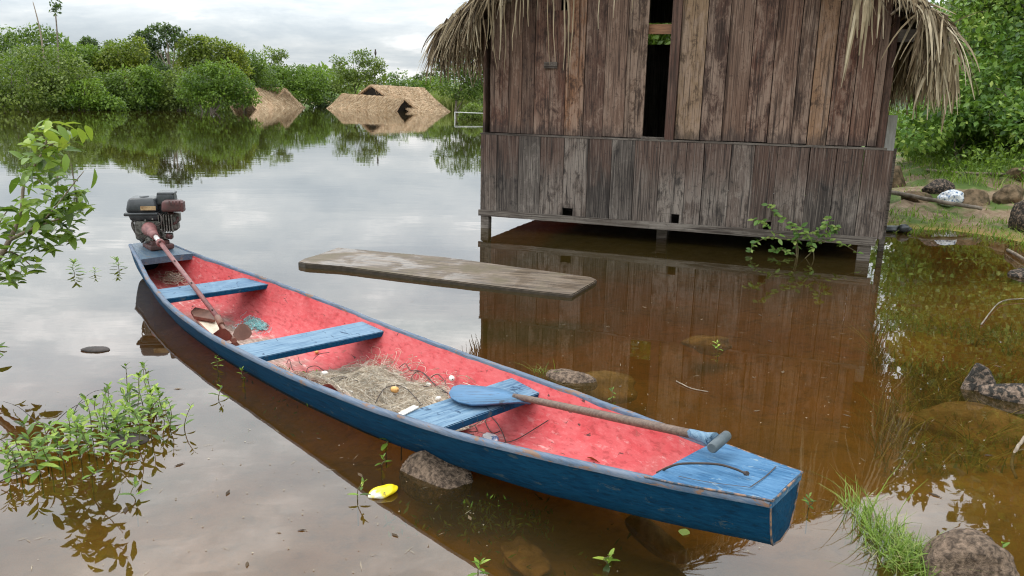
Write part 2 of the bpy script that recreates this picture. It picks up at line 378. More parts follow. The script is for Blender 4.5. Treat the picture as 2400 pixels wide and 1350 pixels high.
def blades(mb, P, H, W, lean, rnd, mat=0, seg=3, droop=.5):
    """grass blades: bent tapering ribbons; lean = horizontal vectors"""
    P = np.asarray(P, float); n = len(P); lean = np.asarray(lean, float)
    H = np.broadcast_to(H, n)[:, None]; W = np.broadcast_to(W, n)[:, None]
    sd_ = unit(np.cross(lean + 1e-4, A3(0, 0, 1)) + R_.normal(size=(n, 3)) * .3)
    V = []
    for k in range(seg + 1):
        a = k / seg
        c = P + A3(0, 0, 1) * H * (a - droop * .35 * a ** 3 * np.clip(np.linalg.norm(lean, axis=1), 0, 1)[:, None]) + lean * H * a ** 1.8
        ww = W * (1 - a) ** .7 * .5 + .0004
        V += [c - sd_ * ww, c + sd_ * ww]
    V = np.stack(V, 1).reshape(-1, 3)
    F4 = [(2 * k, 2 * k + 1, 2 * k + 3, 2 * k + 2) for k in range(seg)]
    F = (np.array(F4)[None] + (np.arange(n) * (2 * seg + 2))[:, None, None]).reshape(-1, 4)
    mb.add(V, F, np.repeat(np.broadcast_to(rnd, n), seg), mat)
def strands(mb, P, D, L, W, rnd, mat=0, grav=.6, seg=4, curl=.15):
    """palm strips: start at P, leave along D and bend under gravity"""
    P = np.asarray(P, float); n = len(P); D = unit(D)
    L = np.broadcast_to(L, n); W = np.broadcast_to(W, n)
    pos = P.copy(); d = D.copy(); V = []
    side = unit(np.cross(D, R_.normal(size=(n, 3))))
    cu = R_.normal(size=(n, 3)) * curl
    for k in range(seg + 1):
        a = k / seg
        ww = (W * (1 - .75 * a ** 1.5) * .5)[:, None]
        V += [pos - side * ww, pos + side * ww]
        pos = pos + d * (L / seg)[:, None]
        d = unit(d + A3(0, 0, -1) * grav / seg + cu / seg * 2)
        side = unit(side + R_.normal(size=(n, 3)) * .12); side = unit(side - d * np.sum(side * d, 1)[:, None])
    V = np.stack(V, 1).reshape(-1, 3)
    F4 = [(2 * k, 2 * k + 1, 2 * k + 3, 2 * k + 2) for k in range(seg)]
    F = (np.array(F4)[None] + (np.arange(n) * (2 * seg + 2))[:, None, None]).reshape(-1, 4)
    mb.add(V, F, np.repeat(np.broadcast_to(rnd, n), seg), mat)

def vnoise(P, seed=0):
    """cheap smooth noise for shapes: sum of sines in random directions"""
    r = np.random.default_rng(seed); o = 0
    for k in range(5):
        f = r.normal(size=3) * (1.3 ** k); o = o + np.sin(P @ f + r.random() * 6.28) / (1.25 ** k)
    return o / 3.0
_ICO = {}
def ico(sub):
    if sub not in _ICO:
        bm = bmesh.new(); bmesh.ops.create_icosphere(bm, subdivisions=sub, radius=1)
        bm.verts.ensure_lookup_table()
        _ICO[sub] = (np.array([v.co[:] for v in bm.verts]), np.array([[v.index for v in f.verts] for f in bm.faces])); bm.free()
    return _ICO[sub]
def rock_mesh(c, size, seed, sub=4, rough=.22, rot=0.0, cuts=3, sharp=.0):
    V, F = ico(sub); V = V.copy()
    r = np.random.default_rng(seed)
    for _ in range(cuts):                                   # broken flat faces
        n = unit(r.normal(size=3)); d = .55 + .3 * r.random()
        over = np.maximum(V @ n - d, 0); V -= over[:, None] * n * .92
    V = V * (1 + rough * vnoise(V * 1.7, seed) + .10 * rough * vnoise(V * 6, seed + 1))[:, None]
    V = V + .008 * r.normal(size=V.shape)
    V *= np.asarray(size, float)
    ca, sa = math.cos(rot), math.sin(rot)
    V = V @ np.array([[ca, -sa, 0], [sa, ca, 0], [0, 0, 1]]).T
    mb = MB(); mb.add(V + np.asarray(c, float), F, .5, 0, True); return mb
def rbox(mb, c, size, rad, rot=None, mat=0, taper=1.0, rnd=None):
    """box with rounded edges; taper narrows the top"""
    n = 4; V = []; F = []
    bm = bmesh.new(); bmesh.ops.create_cube(bm, size=1)
    for v in bm.verts: v.co = Vector((v.co.x * size[0], v.co.y * size[1], v.co.z * size[2]))
    for v in bm.verts:
        if v.co.z > 0: v.co.x *= taper; v.co.y *= taper
    bmesh.ops.bevel(bm, geom=bm.edges[:], offset=rad, segments=3, affect='EDGES', profile=.5)
    bm.verts.ensure_lookup_table()
    V = np.array([v.co[:] for v in bm.verts]); F = [tuple(v.index for v in f.verts) for f in bm.faces]; bm.free()
    if rot is not None: V = V @ np.asarray(rot).T
    mb.add(V + np.asarray(c, float), F, None if rnd is None else rnd, mat, True)
def spline(P, n):
    """smooth path through points"""
    P = np.asarray(P, float); m = len(P); u = np.linspace(0, m - 1, n); i = np.clip(u.astype(int), 0, m - 2); f = (u - i)[:, None]
    g = lambda k: P[np.clip(k, 0, m - 1)]
    p0, p1, p2, p3 = g(i - 1), g(i), g(i + 1), g(i + 2)
    return .5 * (2 * p1 + (p2 - p0) * f + (2 * p0 - 5 * p1 + 4 * p2 - p3) * f ** 2 + (3 * p1 - p0 - 3 * p2 + p3) * f ** 3)
# ------------------------------------------------------------------ ground and water
SHORE = np.array([(-40, -6), (-8, .6), (.3, 1.0), (1.9, 1.55), (3.5, 3.5), (4.7, 5.6), (5.7, 7.6), (6.4, 9.6), (5.9, 10.6), (4.9, 10.4), (4.4, 11.2), (4.9, 13.5), (6.5, 18), (10, 27), (15, 42), (24, 62), (40, 95)], float)
def shore_d(x, y):
    P = np.stack([np.ravel(x), np.ravel(y)], 1); best = np.full(len(P), 1e9); sgn = np.zeros(len(P))
    for a, b in zip(SHORE[:-1], SHORE[1:]):
        ab = b - a; tt = np.clip(((P - a) @ ab) / (ab @ ab), 0, 1); q = a + tt[:, None] * ab
        dd = np.linalg.norm(P - q, axis=1); cr = ab[0] * (P[:, 1] - a[1]) - ab[1] * (P[:, 0] - a[0])
        m = dd < best; best[m] = dd[m]; sgn[m] = np.where(cr[m] > 0, -1, 1)
    return (best * sgn).reshape(np.shape(x))
def ground_z(x, y):
    x = np.asarray(x, float); y = np.asarray(y, float); d = shore_d(x, y)
    land = np.interp(d, [0, 1.0, 3, 7, 14, 30], [0, .12, .62, 2.6, 6.0, 9.0])
    sea = -np.interp(-d, [0, .5, 1.5, 4, 9, 20], [0, .06, .17, .42, .95, 1.3])
    z = np.where(d > 0, land, sea)
    n = .035 * np.sin(x * 3.1 + 1.3 * np.sin(y * 2.3)) * np.sin(y * 2.7 + .8) + .02 * np.sin(x * 7.3 + y * 5.1) + .012 * np.sin(x * 13.7 - y * 11.9)
    z = z + n * np.clip(np.abs(d) * 2, .3, 1) * np.where(d > 0, 1.3, .9)
    far = np.clip((y - 118) / 14, 0, 1) * np.clip((60 - np.abs(x + 40)) / 10 + 1, 0, 1)
    return np.where(y > 90, np.maximum(z, -1.3 + 2.2 * far), z)
def axis_pts(a, b, c, near, n):
    u = np.linspace(-1, 1, n); k = 5.0
    s = np.sinh(k * u) / np.sinh(k)
    return np.where(s < 0, c + s * (c - a), c + s * (b - c))
gx = axis_pts(-260, 220, 2.0, .1, 300); gy = axis_pts(-30, 420, 6.0, .1, 300)
X, Y = np.meshgrid(gx, gy); Z = ground_z(X, Y)
mb = MB(); nx = len(gx)
i = np.arange(len(gy) - 1)[:, None] * nx; j = np.arange(nx - 1)[None]
mb.add(np.stack([X, Y, Z], -1), np.stack([i + j, i + j + 1, i + nx + j + 1, i + nx + j], -1).reshape(-1, 4), .5, 0, True)
m, n = new_mat('river_bank_ground')
oc = objc(n); hz = n.add('ShaderNodeSeparateXYZ', {0: oc}).outputs[2]
f1 = n.noise(oc, 1.3, 7, .65, .4); f2 = n.noise(oc, 9, 6, .65); f3 = n.noise(oc, .45, 4, .6)
mud = n.mix(n.ramp(f1, [(.36, 0.0), (.62, 1.0)]), (.27, .17, .042), (.43, .285, .085))
mud = n.mix(n.ramp(f2, [(.5, 0.0), (.68, .6)]), mud, (.14, .095, .035))
dirt = n.mix(n.ramp(f2, [(.35, 0.0), (.65, 1.0)]), (.17, .115, .07), (.30, .22, .15))
green = n.mix(f2, (.05, .085, .02), (.12, .17, .04))
land = n.mix(n.ramp(f1, [(.44, 0.0), (.54, 1.0)]), dirt, green)
hi = n.add('ShaderNodeMapRange', {0: hz, 1: .9, 2: 1.5}).outputs[0]
grn2 = n.add('ShaderNodeMapRange', {0: n.math('ADD', hz, n.math('MULTIPLY', n.math('SUBTRACT', f1, .5), .8)), 1: .38, 2: .55}).outputs[0]
land = n.mix(grn2, land, (.07, .11, .025))
land = n.mix(hi, land, (.035, .06, .018))
up = n.add('ShaderNodeMapRange', {0: hz, 1: -.02, 2: .05}).outputs[0]
finish(n, n.mix(up, mud, land), .85, .2, n.math('ADD', f1, n.math('MULTIPLY', f2, .5)), .03, 1.0)
M['ground'] = m
tag(mb.build('ground', 'ground'), kind='structure')

nt = NT(M['pink'].node_tree); pr = next(q for q in nt.n if q.type == 'BSDF_PRINCIPLED'); oc = objc(nt); sx = nt.add('ShaderNodeSeparateXYZ', {0: oc})
col = pr.inputs['Base Color'].links[0].from_socket
gn = nt.noise(oc, 4.5, 7, .68, .8); gf = nt.noise(nt.mapv(oc, (9, 30, 30)), 1.0, 5, .7)
yy_ = nt.math('ABSOLUTE', nt.math('ADD', sx.outputs[1], .05))
xin = nt.math('MULTIPLY', nt.add('ShaderNodeMapRange', {0: sx.outputs[0], 1: .9, 2: 1.3}).outputs[0], nt.add('ShaderNodeMapRange', {0: sx.outputs[0], 1: 2.75, 2: 2.35}).outputs[0])
keel = nt.add('ShaderNodeMapRange', {0: nt.math('ADD', yy_, nt.math('MULTIPLY', nt.math('SUBTRACT', gn, .5), .55)), 1: .26, 2: .12}).outputs[0]
col = nt.mix(nt.math('MULTIPLY', keel, nt.math('ADD', nt.math('MULTIPLY', xin, .85), .22)), col, nt.mix(nt.ramp(gf, [(.4, 0.0), (.6, 1.0)]), (.20, .14, .11), (.40, .31, .26)))
col = nt.mix(nt.math('MULTIPLY', nt.ramp(gf, [(.58, 0.0), (.66, .8)]), nt.add('ShaderNodeMapRange', {0: yy_, 1: .42, 2: .1}).outputs[0]), col, (.66, .45, .42))
chip = nt.noise(nt.mapv(oc, (5, 14, 14), (3, 1, 2)), 1.6, 5, .65, 1.0)
col = nt.mix(nt.ramp(chip, [(.655, 0.0), (.675, .9)]), col, (.06, .035, .03))
nt.l.new(col, pr.inputs['Base Color'])
def atg(x, y, up=0.0):
    """where the line of sight through a photo pixel meets the ground"""
    d = ray(x, y); tt_ = np.arange(4, 45, .02); P = CO + tt_[:, None] * d; g = np.maximum(ground_z(P[:, 0], P[:, 1]), 0)
    k = int(np.argmax(P[:, 2] <= g)); return A3(P[k, 0], P[k, 1], g[k] + up)
# --- the canoe's lines (t along the axis from the stern, w to the far side)
BS = at(313, 583, .279) * .5 + at(398, 574, .279) * .5; BS[2] = 0
BX = unit(A3(.671, -.741, 0)); BY = A3(-BX[1], BX[0], 0); BZ = A3(0, 0, 1)
def BT(t, w, z):
    t, w, z = np.broadcast_arrays(np.asarray(t, float), np.asarray(w, float), np.asarray(z, float))
    t = t - .15 * w * np.clip((t - 5.5) / .6, 0, 1)                     # the bow board is cut slightly askew
    return BS + t[..., None] * BX + w[..., None] * BY + z[..., None] * BZ
_T = [-.14, .0, .35, .9, 1.3, 1.6, 1.9, 2.5, 3.2, 3.6, 4.3, 4.8, 5.1, 5.35, 5.6, 5.8, 6.0, 6.11]
_B = [.150, .175, .235, .345, .405, .445, .47, .495, .48, .467, .43, .38, .33, .285, .237, .20, .15, .127]
def hb(t): return np.interp(t, _T, _B)
def hg(t):
    q = np.asarray(t) / 6.115; return .279 * (1 - q) * (1 - 2 * q) + .171 * 4 * q * (1 - q) + .423 * q * (2 * q - 1)
def hk(t): return np.interp(t, [-.14, .0, .3, .8, 1.6, 2.6, 3.4, 4.0, 4.55, 4.87, 5.2, 5.5, 5.73, 5.95, 6.11], [.02, -.01, -.07, -.12, -.16, -.165, -.14, -.085, -.02, .02, .06, .115, .158, .203, .236])
_SY = [0, .22, .42, .56, .67, .75, .82, .89, .95, 1.0]
_SZ = [0, .005, .03, .09, .19, .33, .48, .66, .84, 1.0]
def hull_w(t, z):                                            # half breadth at the height z
    f = np.clip((z - hk(t)) / (hg(t) - hk(t)), 0, 1); return hb(t) * np.interp(f, _SZ, _SY)

ts = np.linspace(-.05, 4.45, 40)
hw = np.array([max(hull_w(t_, 0.0) - .022, .01) for t_ in ts])
hole = [BT(t_, -h_, 0) for t_, h_ in zip(ts, hw)] + [BT(t_, h_, 0) for t_, h_ in zip(ts[::-1], hw[::-1])]
outer = [A3(-250, -25, 0), A3(210, -25, 0), A3(210, 400, 0), A3(-250, 400, 0)]
tri = tessellate_polygon([[Vector(p) for p in outer], [Vector(p) for p in hole]])
allp = np.array(outer + hole); nv = len(allp)
V = np.concatenate([allp, allp - A3(0, 0, 5)])
F = []
for a, b, c in tri:
    nrm = np.cross(allp[b] - allp[a], allp[c] - allp[a])[2]
    f = (a, b, c) if nrm > 0 else (c, b, a)
    F += [f, tuple(k + nv for k in f[::-1])]
mb = MB(); mb.add(V, F, .5)
nh = len(hole)
F = [(k, (k + 1) % 4, (k + 1) % 4 + nv, k + nv) for k in range(4)]
F = [f[::-1] for f in F]
ca = sum(hole[k][0] * hole[(k + 1) % nh][1] - hole[(k + 1) % nh][0] * hole[k][1] for k in range(nh))
for k in range(nh):
    f = (4 + k, 4 + (k + 1) % nh, 4 + (k + 1) % nh + nv, 4 + k + nv)
    F.append(f if ca > 0 else f[::-1])
mb.f.append((np.array(F), np.full(len(F), .5), 0, False))
m, n = new_mat('murky_river_water')
oc = objc(n)
w1 = n.noise(n.mapv(oc, (.55, 1.5, 1)), 1.6, 3.0, .5, .3)
w2 = n.noise(n.mapv(oc, (.05, .22, 1)), 1.0, 2.0, .5)
w3 = n.noise(n.mapv(oc, (.02, .06, 1)), 1.0, 2.0, .5)
hh = n.math('ADD', n.math('MULTIPLY', w1, .0021), n.math('ADD', n.math('MULTIPLY', w2, .006), n.math('MULTIPLY', w3, .01)))
bmp = n.add('ShaderNodeBump', {'Height': hh, 'Distance': 1.0, 'Strength': .55}).outputs[0]
fr = n.add('ShaderNodeFresnel', {'IOR': 1.62, 'Normal': bmp}).outputs[0]
s1 = n.noise(oc, .35, 3.0)
silt = n.mix(n.ramp(s1, [(.35, 0.0), (.65, 1.0)]), (.049, .033, .0085), (.072, .049, .012))
dif = n.add('ShaderNodeBsdfDiffuse', {'Color': silt})
trn = n.add('ShaderNodeBsdfTransparent', {'Color': (.97, .88, .68, 1)})
body = n.add('ShaderNodeMixShader', {0: .38, 1: trn.outputs[0], 2: dif.outputs[0]})
gl = n.add('ShaderNodeBsdfGlossy', {'Color': (1, 1, 1, 1), 'Roughness': .015, 'Normal': bmp})
sf = n.add('ShaderNodeMixShader', {0: fr, 1: body.outputs[0], 2: gl.outputs[0]})
va = n.add('ShaderNodeVolumeAbsorption', {'Color': (.80, .50, .06, 1), 'Density': 2.3})
out = n.add('ShaderNodeOutputMaterial'); n.l.new(sf.outputs[0], out.inputs[0]); n.l.new(va.outputs[0], out.inputs[1])
M['water'] = m
tag(mb.build('water', 'water'), kind='structure')

# ------------------------------------------------------------------ the plank shed
SA = at(1130, 535, 0); SB = at(2033, 612, 0)
SU = unit(SB - SA); SV = A3(-SU[1], SU[0], 0); SN = -SV
def SP(s, d, z): return SA + SU * s + SV * d + A3(0, 0, 1) * z
def s_of(x, y, d=0.0):
    p = onplane(x, y, SA + SV * d, SN); return float((p - SA) @ SU), float(p[2])
SROT = np.stack([SU, SV, A3(0, 0, 1)], 1)
shed = Thing('plank_shed', 'weathered brown plank shed on stilts over the water, roofed with dry palm thatch', 'shed', SA, math.atan2(SU[1], SU[0]))
def sbox(mb, s0, s1, d0, d1, z0, z1, rnd=None, mat=0, jit=0.0, skew=0.0):
    V = []
    for s in (s0, s1):
        for d in (d0, d1):
            for z in (z0, z1):
                V.append(SP(s + (skew if z == z1 else 0) + R_.normal() * jit, d, z))
    mb.hexa(np.array(V), rnd, mat)
ZA, RS, SMID, RUN = 4.24, .72, 2.26, 2.62                                   # apex, slope, middle of the roof
def zroof(s): return ZA - RS * abs(s - SMID)
DEPTH = 4.0
# upper boards
up = [1145, 1188, 1218, 1247, 1283, 1319, 1363, 1409, 1458, 1504]
up2 = [1578, 1637, 1688, 1743, 1795, 1851, 1888, 1934, 1986, 2030, 2053]
tones = [.15, .62, .5, .22, .3, 1.0, .38, .66, .8, .9, .42, .7, .12, .58, .75, .95, .2, .28, .1, .25]
mb = MB(); k = 0
for lst in (up, up2):
    for a, b in zip(lst[:-1], lst[1:]):
        y0 = 315 + .0393 * ((a + b) / 2 - 1130)
        sa = s_of(a, y0)[0]; sb_ = s_of(b, y0)[0]
        zt = zroof((sa + sb_) / 2) - .06; dj = R_.normal() * .005
        top = zt
        if 1283 <= a < 1319: top = 2.60
        sbox(mb, sa + .003 + .003 * R_.random(), sb_ - .003, .03 + dj, .055 + dj, 1.19 + R_.random() * .012, top, tones[k % len(tones)], 0, .001, R_.normal() * .002); k += 1
        if 1283 <= a < 1319:                                     # this board is cut short beside a dark slot
            sbox(mb, sa + .003, sb_ - .085, .03 + dj, .055 + dj, 2.602, zt, .66)
shed.part(mb, 'wall_boards', 'plank_upper')
# lower skirt
lo = [1126, 1163, 1213, 1263, 1317, 1372, 1426, 1480, 1537, 1598, 1638, 1700, 1753, 1805, 1878, 1940, 2002, 2070]
ltone = [.3, .5, .62, .12, .9, .55, .6, .35, .8, .1, .75, .95, .0, .2, .58, .5, .15]
mb = MB()
for k, (a, b) in enumerate(zip(lo[:-1], lo[1:])):
    y0 = 492 + .0685 * ((a + b) / 2 - 1125)
    sa = s_of(a, y0)[0]; sb_ = s_of(b, y0)[0]; dj = R_.normal() * .003
    zb = .225 + .02 * k / 16
    z1 = 1.168 + R_.normal() * .003
    if k == 4: sbox(mb, sa + .002, sb_ - .002, -.005 + dj, .022 + dj, .335, z1, ltone[k], 0, .001); sbox(mb, sa + .13, sb_ - .002, -.005 + dj, .022 + dj, zb, .333, ltone[k])
    elif k == 8: sbox(mb, sa + .002, sb_ - .002, -.005 + dj, .022 + dj, .355, z1, ltone[k], 0, .001); sbox(mb, sa + .002, sb_ - .125, -.005 + dj, .022 + dj, zb, .353, ltone[k]); sbox(mb, sb_ - .035, sb_ - .002, -.005 + dj, .022 + dj, zb, .353, ltone[k])
    elif k == 12: sbox(mb, sa + .002, sb_ - .002, -.005 + dj, .022 + dj, .345, z1, ltone[k], 0, .001); sbox(mb, sa + .002, sb_ - .075, -.005 + dj, .022 + dj, zb, .343, ltone[k])
    else: sbox(mb, sa + .003, sb_ - .003, -.005 + dj, .022 + dj, zb, z1, ltone[k], 0, .002)
shed.part(mb, 'skirt_boards', 'plank_lower')
mb = MB(); sbox(mb, -.035, 4.53, -.01, .06, 1.169, 1.189, .5); shed.part(mb, 'wall_ledge', 'wood_grey')
# sill beam in front, frame, floor
mb = MB()
V = [SP(s, d, z) for s, zz in ((-.04, (.165, .240)), (4.535, (.172, .262))) for d in (-.035, -.008) for z in zz]
mb.hexa(np.array(V), .4); shed.part(mb, 'sill_beam', 'wood_grey')
sg0 = s_of(1504, 330)[0]; sg1 = s_of(1556, 332)[0]
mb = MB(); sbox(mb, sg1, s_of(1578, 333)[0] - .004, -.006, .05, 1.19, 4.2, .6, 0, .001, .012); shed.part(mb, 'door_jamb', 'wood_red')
mb = MB(); sbox(mb, sg0 - .01, sg1 + .005, -.012, .05, 1.1905, 1.213, .8); shed.part(mb, 'door_sill', 'wood_grey')
zc0 = s_of(1545, 80, .12)[1]; zc1 = s_of(1545, 57, .12)[1]
mb = MB(); sbox(mb, sg0 - .05, sg1 + .05, .10, .16, zc0, zc1, .5); shed.part(mb, 'cross_bar', 'wood_orange')
mb = MB(); sbox(mb, s_of(2053, 350)[0] + .004, 4.50, .06, .14, .27, 2.5, .3); shed.part(mb, 'corner_board', 'wood_red')
mb = MB(); sbox(mb, 4.30, 4.66, .07, .16, 2.24, 2.36, .7); shed.part(mb, 'tie_beam', 'wood_grey')
a, b = s_of(1275, 160), s_of(1305, 145)
mb = MB(); sbox(mb, a[0], b[0], .0, .026, a[1], b[1], .8); shed.part(mb, 'wall_patch', 'wood_grey')
for s0, s1, d0, zt in ((-.02, .085, .0, .16), (s_of(1538, 560, .3)[0], s_of(1562, 560, .3)[0], .3, .2), (4.37, 4.5, .0, .17), (4.36, 4.5, DEPTH - .15, .16), (-.02, .09, DEPTH - .15, .16), (2.2, 2.32, DEPTH - .15, .16)):
    mb = MB(); sbox(mb, s0, s1, d0, d0 + .1, -1.3, zt, R_.random()); shed.part(mb, 'stilt', 'wood_grey')
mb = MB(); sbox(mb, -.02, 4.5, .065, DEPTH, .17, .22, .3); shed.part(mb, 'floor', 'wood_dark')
for s0, s1 in ((-.03, .0), (4.47, 4.50)):
    mb = MB()
    for q in np.arange(.145 if s0 > 1 else .06, DEPTH - .1, .235):
        sbox(mb, s0, s1, q, q + .229, .225, zroof(s0) - .07, R_.random())
    shed.part(mb, 'side_wall', 'plank_upper')
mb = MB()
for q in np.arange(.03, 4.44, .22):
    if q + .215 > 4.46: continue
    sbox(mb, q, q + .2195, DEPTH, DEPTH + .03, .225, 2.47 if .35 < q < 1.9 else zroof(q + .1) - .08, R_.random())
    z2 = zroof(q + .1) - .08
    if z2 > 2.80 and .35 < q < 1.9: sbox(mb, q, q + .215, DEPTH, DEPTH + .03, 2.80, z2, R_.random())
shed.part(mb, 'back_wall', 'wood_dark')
# roof carcass
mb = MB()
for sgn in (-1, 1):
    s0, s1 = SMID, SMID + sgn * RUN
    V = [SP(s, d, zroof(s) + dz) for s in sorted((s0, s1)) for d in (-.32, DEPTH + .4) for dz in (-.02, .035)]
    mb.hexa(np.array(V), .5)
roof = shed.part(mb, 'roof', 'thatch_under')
mb = MB()
for d in np.arange(-.22, DEPTH + .4, .75):
    for sgn in (-1, 1):
        P = [SP(SMID + sgn * q, d, zroof(SMID + sgn * q) - .06) for q in (0, 1.4, RUN)]
        mb.tube(P, .028, 6)
for s in (-.28, .3, 1.2, 3.3, 4.2, 4.78):
    mb.tube([SP(s, -.3, zroof(s) - .11), SP(s, 2, zroof(s) - .115), SP(s, DEPTH + .3, zroof(s) - .11)], .026, 6)
shed.part(mb, 'rafters', 'wood_grey', roof)
for p0_, d0_, p1_, d1_, rr_ in (((2167, 150), -.28, (2226, 90), -.20, .022), ((2186, 78), -.05, (2241, 67), -.15, .018), ((2088, 35), -.25, (2122, 8), -.25, .015)):
    mb = MB(); mb.tube([onplane(*p0_, SP(0, d0_, 0), SN), onplane(*p1_, SP(0, d1_, 0), SN)], rr_, 6); shed.part(mb, 'eave_pole', 'branch', roof)
# thatch: layered palm strips
mb = MB()
for sgn in (-1, 1):
    for q in np.arange(.0, 2.5, .16):
        nn = 150
        s = SMID + sgn * (q + R_.random(nn) * .12); d = R_.uniform(-.42, DEPTH + .42, nn)
        P = SA + SU * s[:, None] + SV * d[:, None] + A3(0, 0, 1) * (ZA - RS * np.abs(s - SMID) + .04 + R_.random(nn) * .05)[:, None]
        D = SU * sgn - A3(0, 0, 1) * (RS - .12) + R_.normal(size=(nn, 3)) * .16 + SN * (R_.normal(size=nn) * .22)[:, None]
        strands(mb, P, D, R_.uniform(.3, .62, nn) * (1 if q < 1.8 else .42), R_.uniform(.012, .028, nn), R_.random(nn) ** 1.2, 0, .25, 3, .1)
def rake(n_, s_rng, L, W, dmax=.12, out=.25, side=.3, grav=1.1, bright=0.0):
    s = R_.uniform(*s_rng, n_)
    P = SA + SU * s[:, None] + SV * (-.36 - R_.random(n_) * dmax)[:, None] + A3(0, 0, 1) * (np.array([zroof(q) for q in s]) + R_.uniform(-.07, .06, n_))[:, None]
    sg = np.sign(s - SMID)
    D = SN * out + SU * (sg * side)[:, None] - A3(0, 0, .8) + R_.normal(size=(n_, 3)) * .22
    strands(mb, P, D, R_.uniform(*L, n_), R_.uniform(*W, n_), np.clip(R_.random(n_) + bright, 0, 1), 0, grav, 5, .13)
rake(520, (-.40, .15), (.28, .62), (.010, .026), side=.22)
rake(170, (.1, 1.7), (.2, .5), (.010, .024))
rake(190, (2.0, 4.2), (.22, .55), (.012, .03))
rake(70, (4.3, 4.86), (.12, .28), (.010, .022), side=.3)
def hang(px, L, W=.026, d=-.42, br=.8):                          # single long strips that hang over the boards
    for x, yend, x2 in px:
        s_, z_ = s_of(x, yend, d); s0 = s_of(x2, 0, d)[0]; z0 = zroof(s0) - .02
        n_ = max(4, int((z0 - z_) / .12)); u_ = np.linspace(0, 1, n_)
        P = SA + (SU * (s0 + (s_ - s0) * u_ ** 1.3)[:, None]) + SV * (d + .03 * np.sin(u_ * 5 + x))[:, None] + A3(0, 0, 1) * (z0 + (z_ - z0) * u_)[:, None]
        P += SU * (np.cumsum(R_.normal(size=n_)) * .006)[:, None]
        ww = W * (.6 + .7 * R_.random()) * (1 - .8 * u_ ** 2.5) * .5
        th = R_.random() * .9
        sd_ = SU * math.cos(th) + SN * math.sin(th)
        V = np.stack([P - sd_ * ww[:, None], P + sd_ * ww[:, None]], 1).reshape(-1, 3)
        F = np.array([(2 * k, 2 * k + 1, 2 * k + 3, 2 * k + 2) for k in range(n_ - 1)])
        mb.add(V, F, min(1, br * (.7 + .45 * R_.random())), 0)
hang([(1186, 172, 1178), (1172, 140, 1176), (1163, 165, 1142), (1290, 152, 1285), (1329, 158, 1322), (1337, 165, 1345), (1318, 165, 1318), (1402, 68, 1404), (1480, 30, 1478), (1444, 42, 1446), (1240, 62, 1240), (1200, 120, 1206), (1219, 82, 1218), (1227, 40, 1232), (1262, 40, 1258), (1300, 145, 1286), (1155, 120, 1152), (1148, 92, 1160), (1135, 132, 1150), (1208, 90, 1210)], 1)
hang([(1968, 205, 2012), (1983, 150, 2005), (1990, 190, 2024), (1998, 120, 2018), (2012, 130, 2030), (2024, 95, 2026), (2046, 105, 2044), (2052, 90, 2058), (2066, 92, 2062), (2038, 60, 2034), (2005, 90, 2000), (1995, 60, 1998), (2060, 60, 2066), (2020, 160, 2034), (2008, 70, 2010)], 1, .034)
# eave fringes
for sgn, n_, Lr in ((-1, 1200, (.38, .66)), (1, 950, (.45, .78))):
    s = SMID + sgn * R_.uniform(RUN - .25, RUN + .03, n_); d = np.clip(R_.uniform(-.5, DEPTH + .4, n_), -.45, 9)
    P = SA + SU * s[:, None] + SV * d[:, None] + A3(0, 0, 1) * (ZA - RS * np.abs(s - SMID) + R_.uniform(-.04, .07, n_))[:, None]
    D = SU * (sgn * R_.uniform(.05, .30 if sgn < 0 else .22, n_))[:, None] - A3(0, 0, 1) * R_.uniform(.3, .9, n_)[:, None] + R_.normal(size=(n_, 3)) * .2
    strands(mb, P, D, R_.uniform(*Lr, n_), R_.uniform(.013, .034, n_), R_.random(n_), 0, 1.3, 5, .10 if sgn > 0 else .12)
n_ = 420
s = SMID + R_.choice([-1, 1], n_, p=[.3, .7]) * R_.uniform(2.1, RUN, n_); d = np.where(R_.random(n_) < .6, DEPTH + R_.uniform(.1, .45, n_), R_.uniform(1.5, DEPTH, n_))
P = SA + SU * s[:, None] + SV * d[:, None] + A3(0, 0, 1) * (ZA - RS * np.abs(s - SMID) - .04)[:, None]
strands(mb, P, -A3(0, 0, 1) + R_.normal(size=(n_, 3)) * .2, R_.uniform(.5, 1.0, n_), R_.uniform(.02, .04, n_), R_.random(n_) * .7, 0, .8, 4, .1)
n_ = 110                                                        # tufts at the near right corner
P = np.array([onplane(x, y, SP(0, d, 0), SN) for x, y, d in zip(R_.uniform(2165, 2240, n_), R_.uniform(95, 170, n_), R_.uniform(-.3, .5, n_))])
strands(mb, P, SU * .05 - A3(0, 0, .8) + R_.normal(size=(n_, 3)) * .13, R_.uniform(.3, .6, n_), R_.uniform(.016, .036, n_), R_.random(n_) * .6 + .4, 0, 1.2, 5, .1)
n_ = 26
P = np.array([onplane(x, y, SP(0, -.3, 0), SN) for x, y in zip(R_.uniform(2158, 2182, n_), R_.uniform(34, 60, n_))])
strands(mb, P, -A3(0, 0, 1) + R_.normal(size=(n_, 3)) * .08, R_.uniform(.25, .6, n_), R_.uniform(.012, .03, n_), R_.random(n_) * .6, 0, 1.2, 5, .1)
shed.part(mb, 'thatch', 'straw', roof)
mb = MB(); a = s_of(2089, 270, .5); b = s_of(2087, 358, .5)
sbox(mb, s_of(2074, 330, .5)[0], s_of(2098, 330, .5)[0], .5, .56, b[1], a[1], .5, 0, .002); shed.part(mb, 'hanging_plank', 'wood_white')
mb = MB(); sbox(mb, s_of(2060, 570, .7)[0], s_of(2073, 570, .7)[0], .7, .78, -.6, 1.15, .5, 0, .002); shed.part(mb, 'side_post', 'wood_grey')

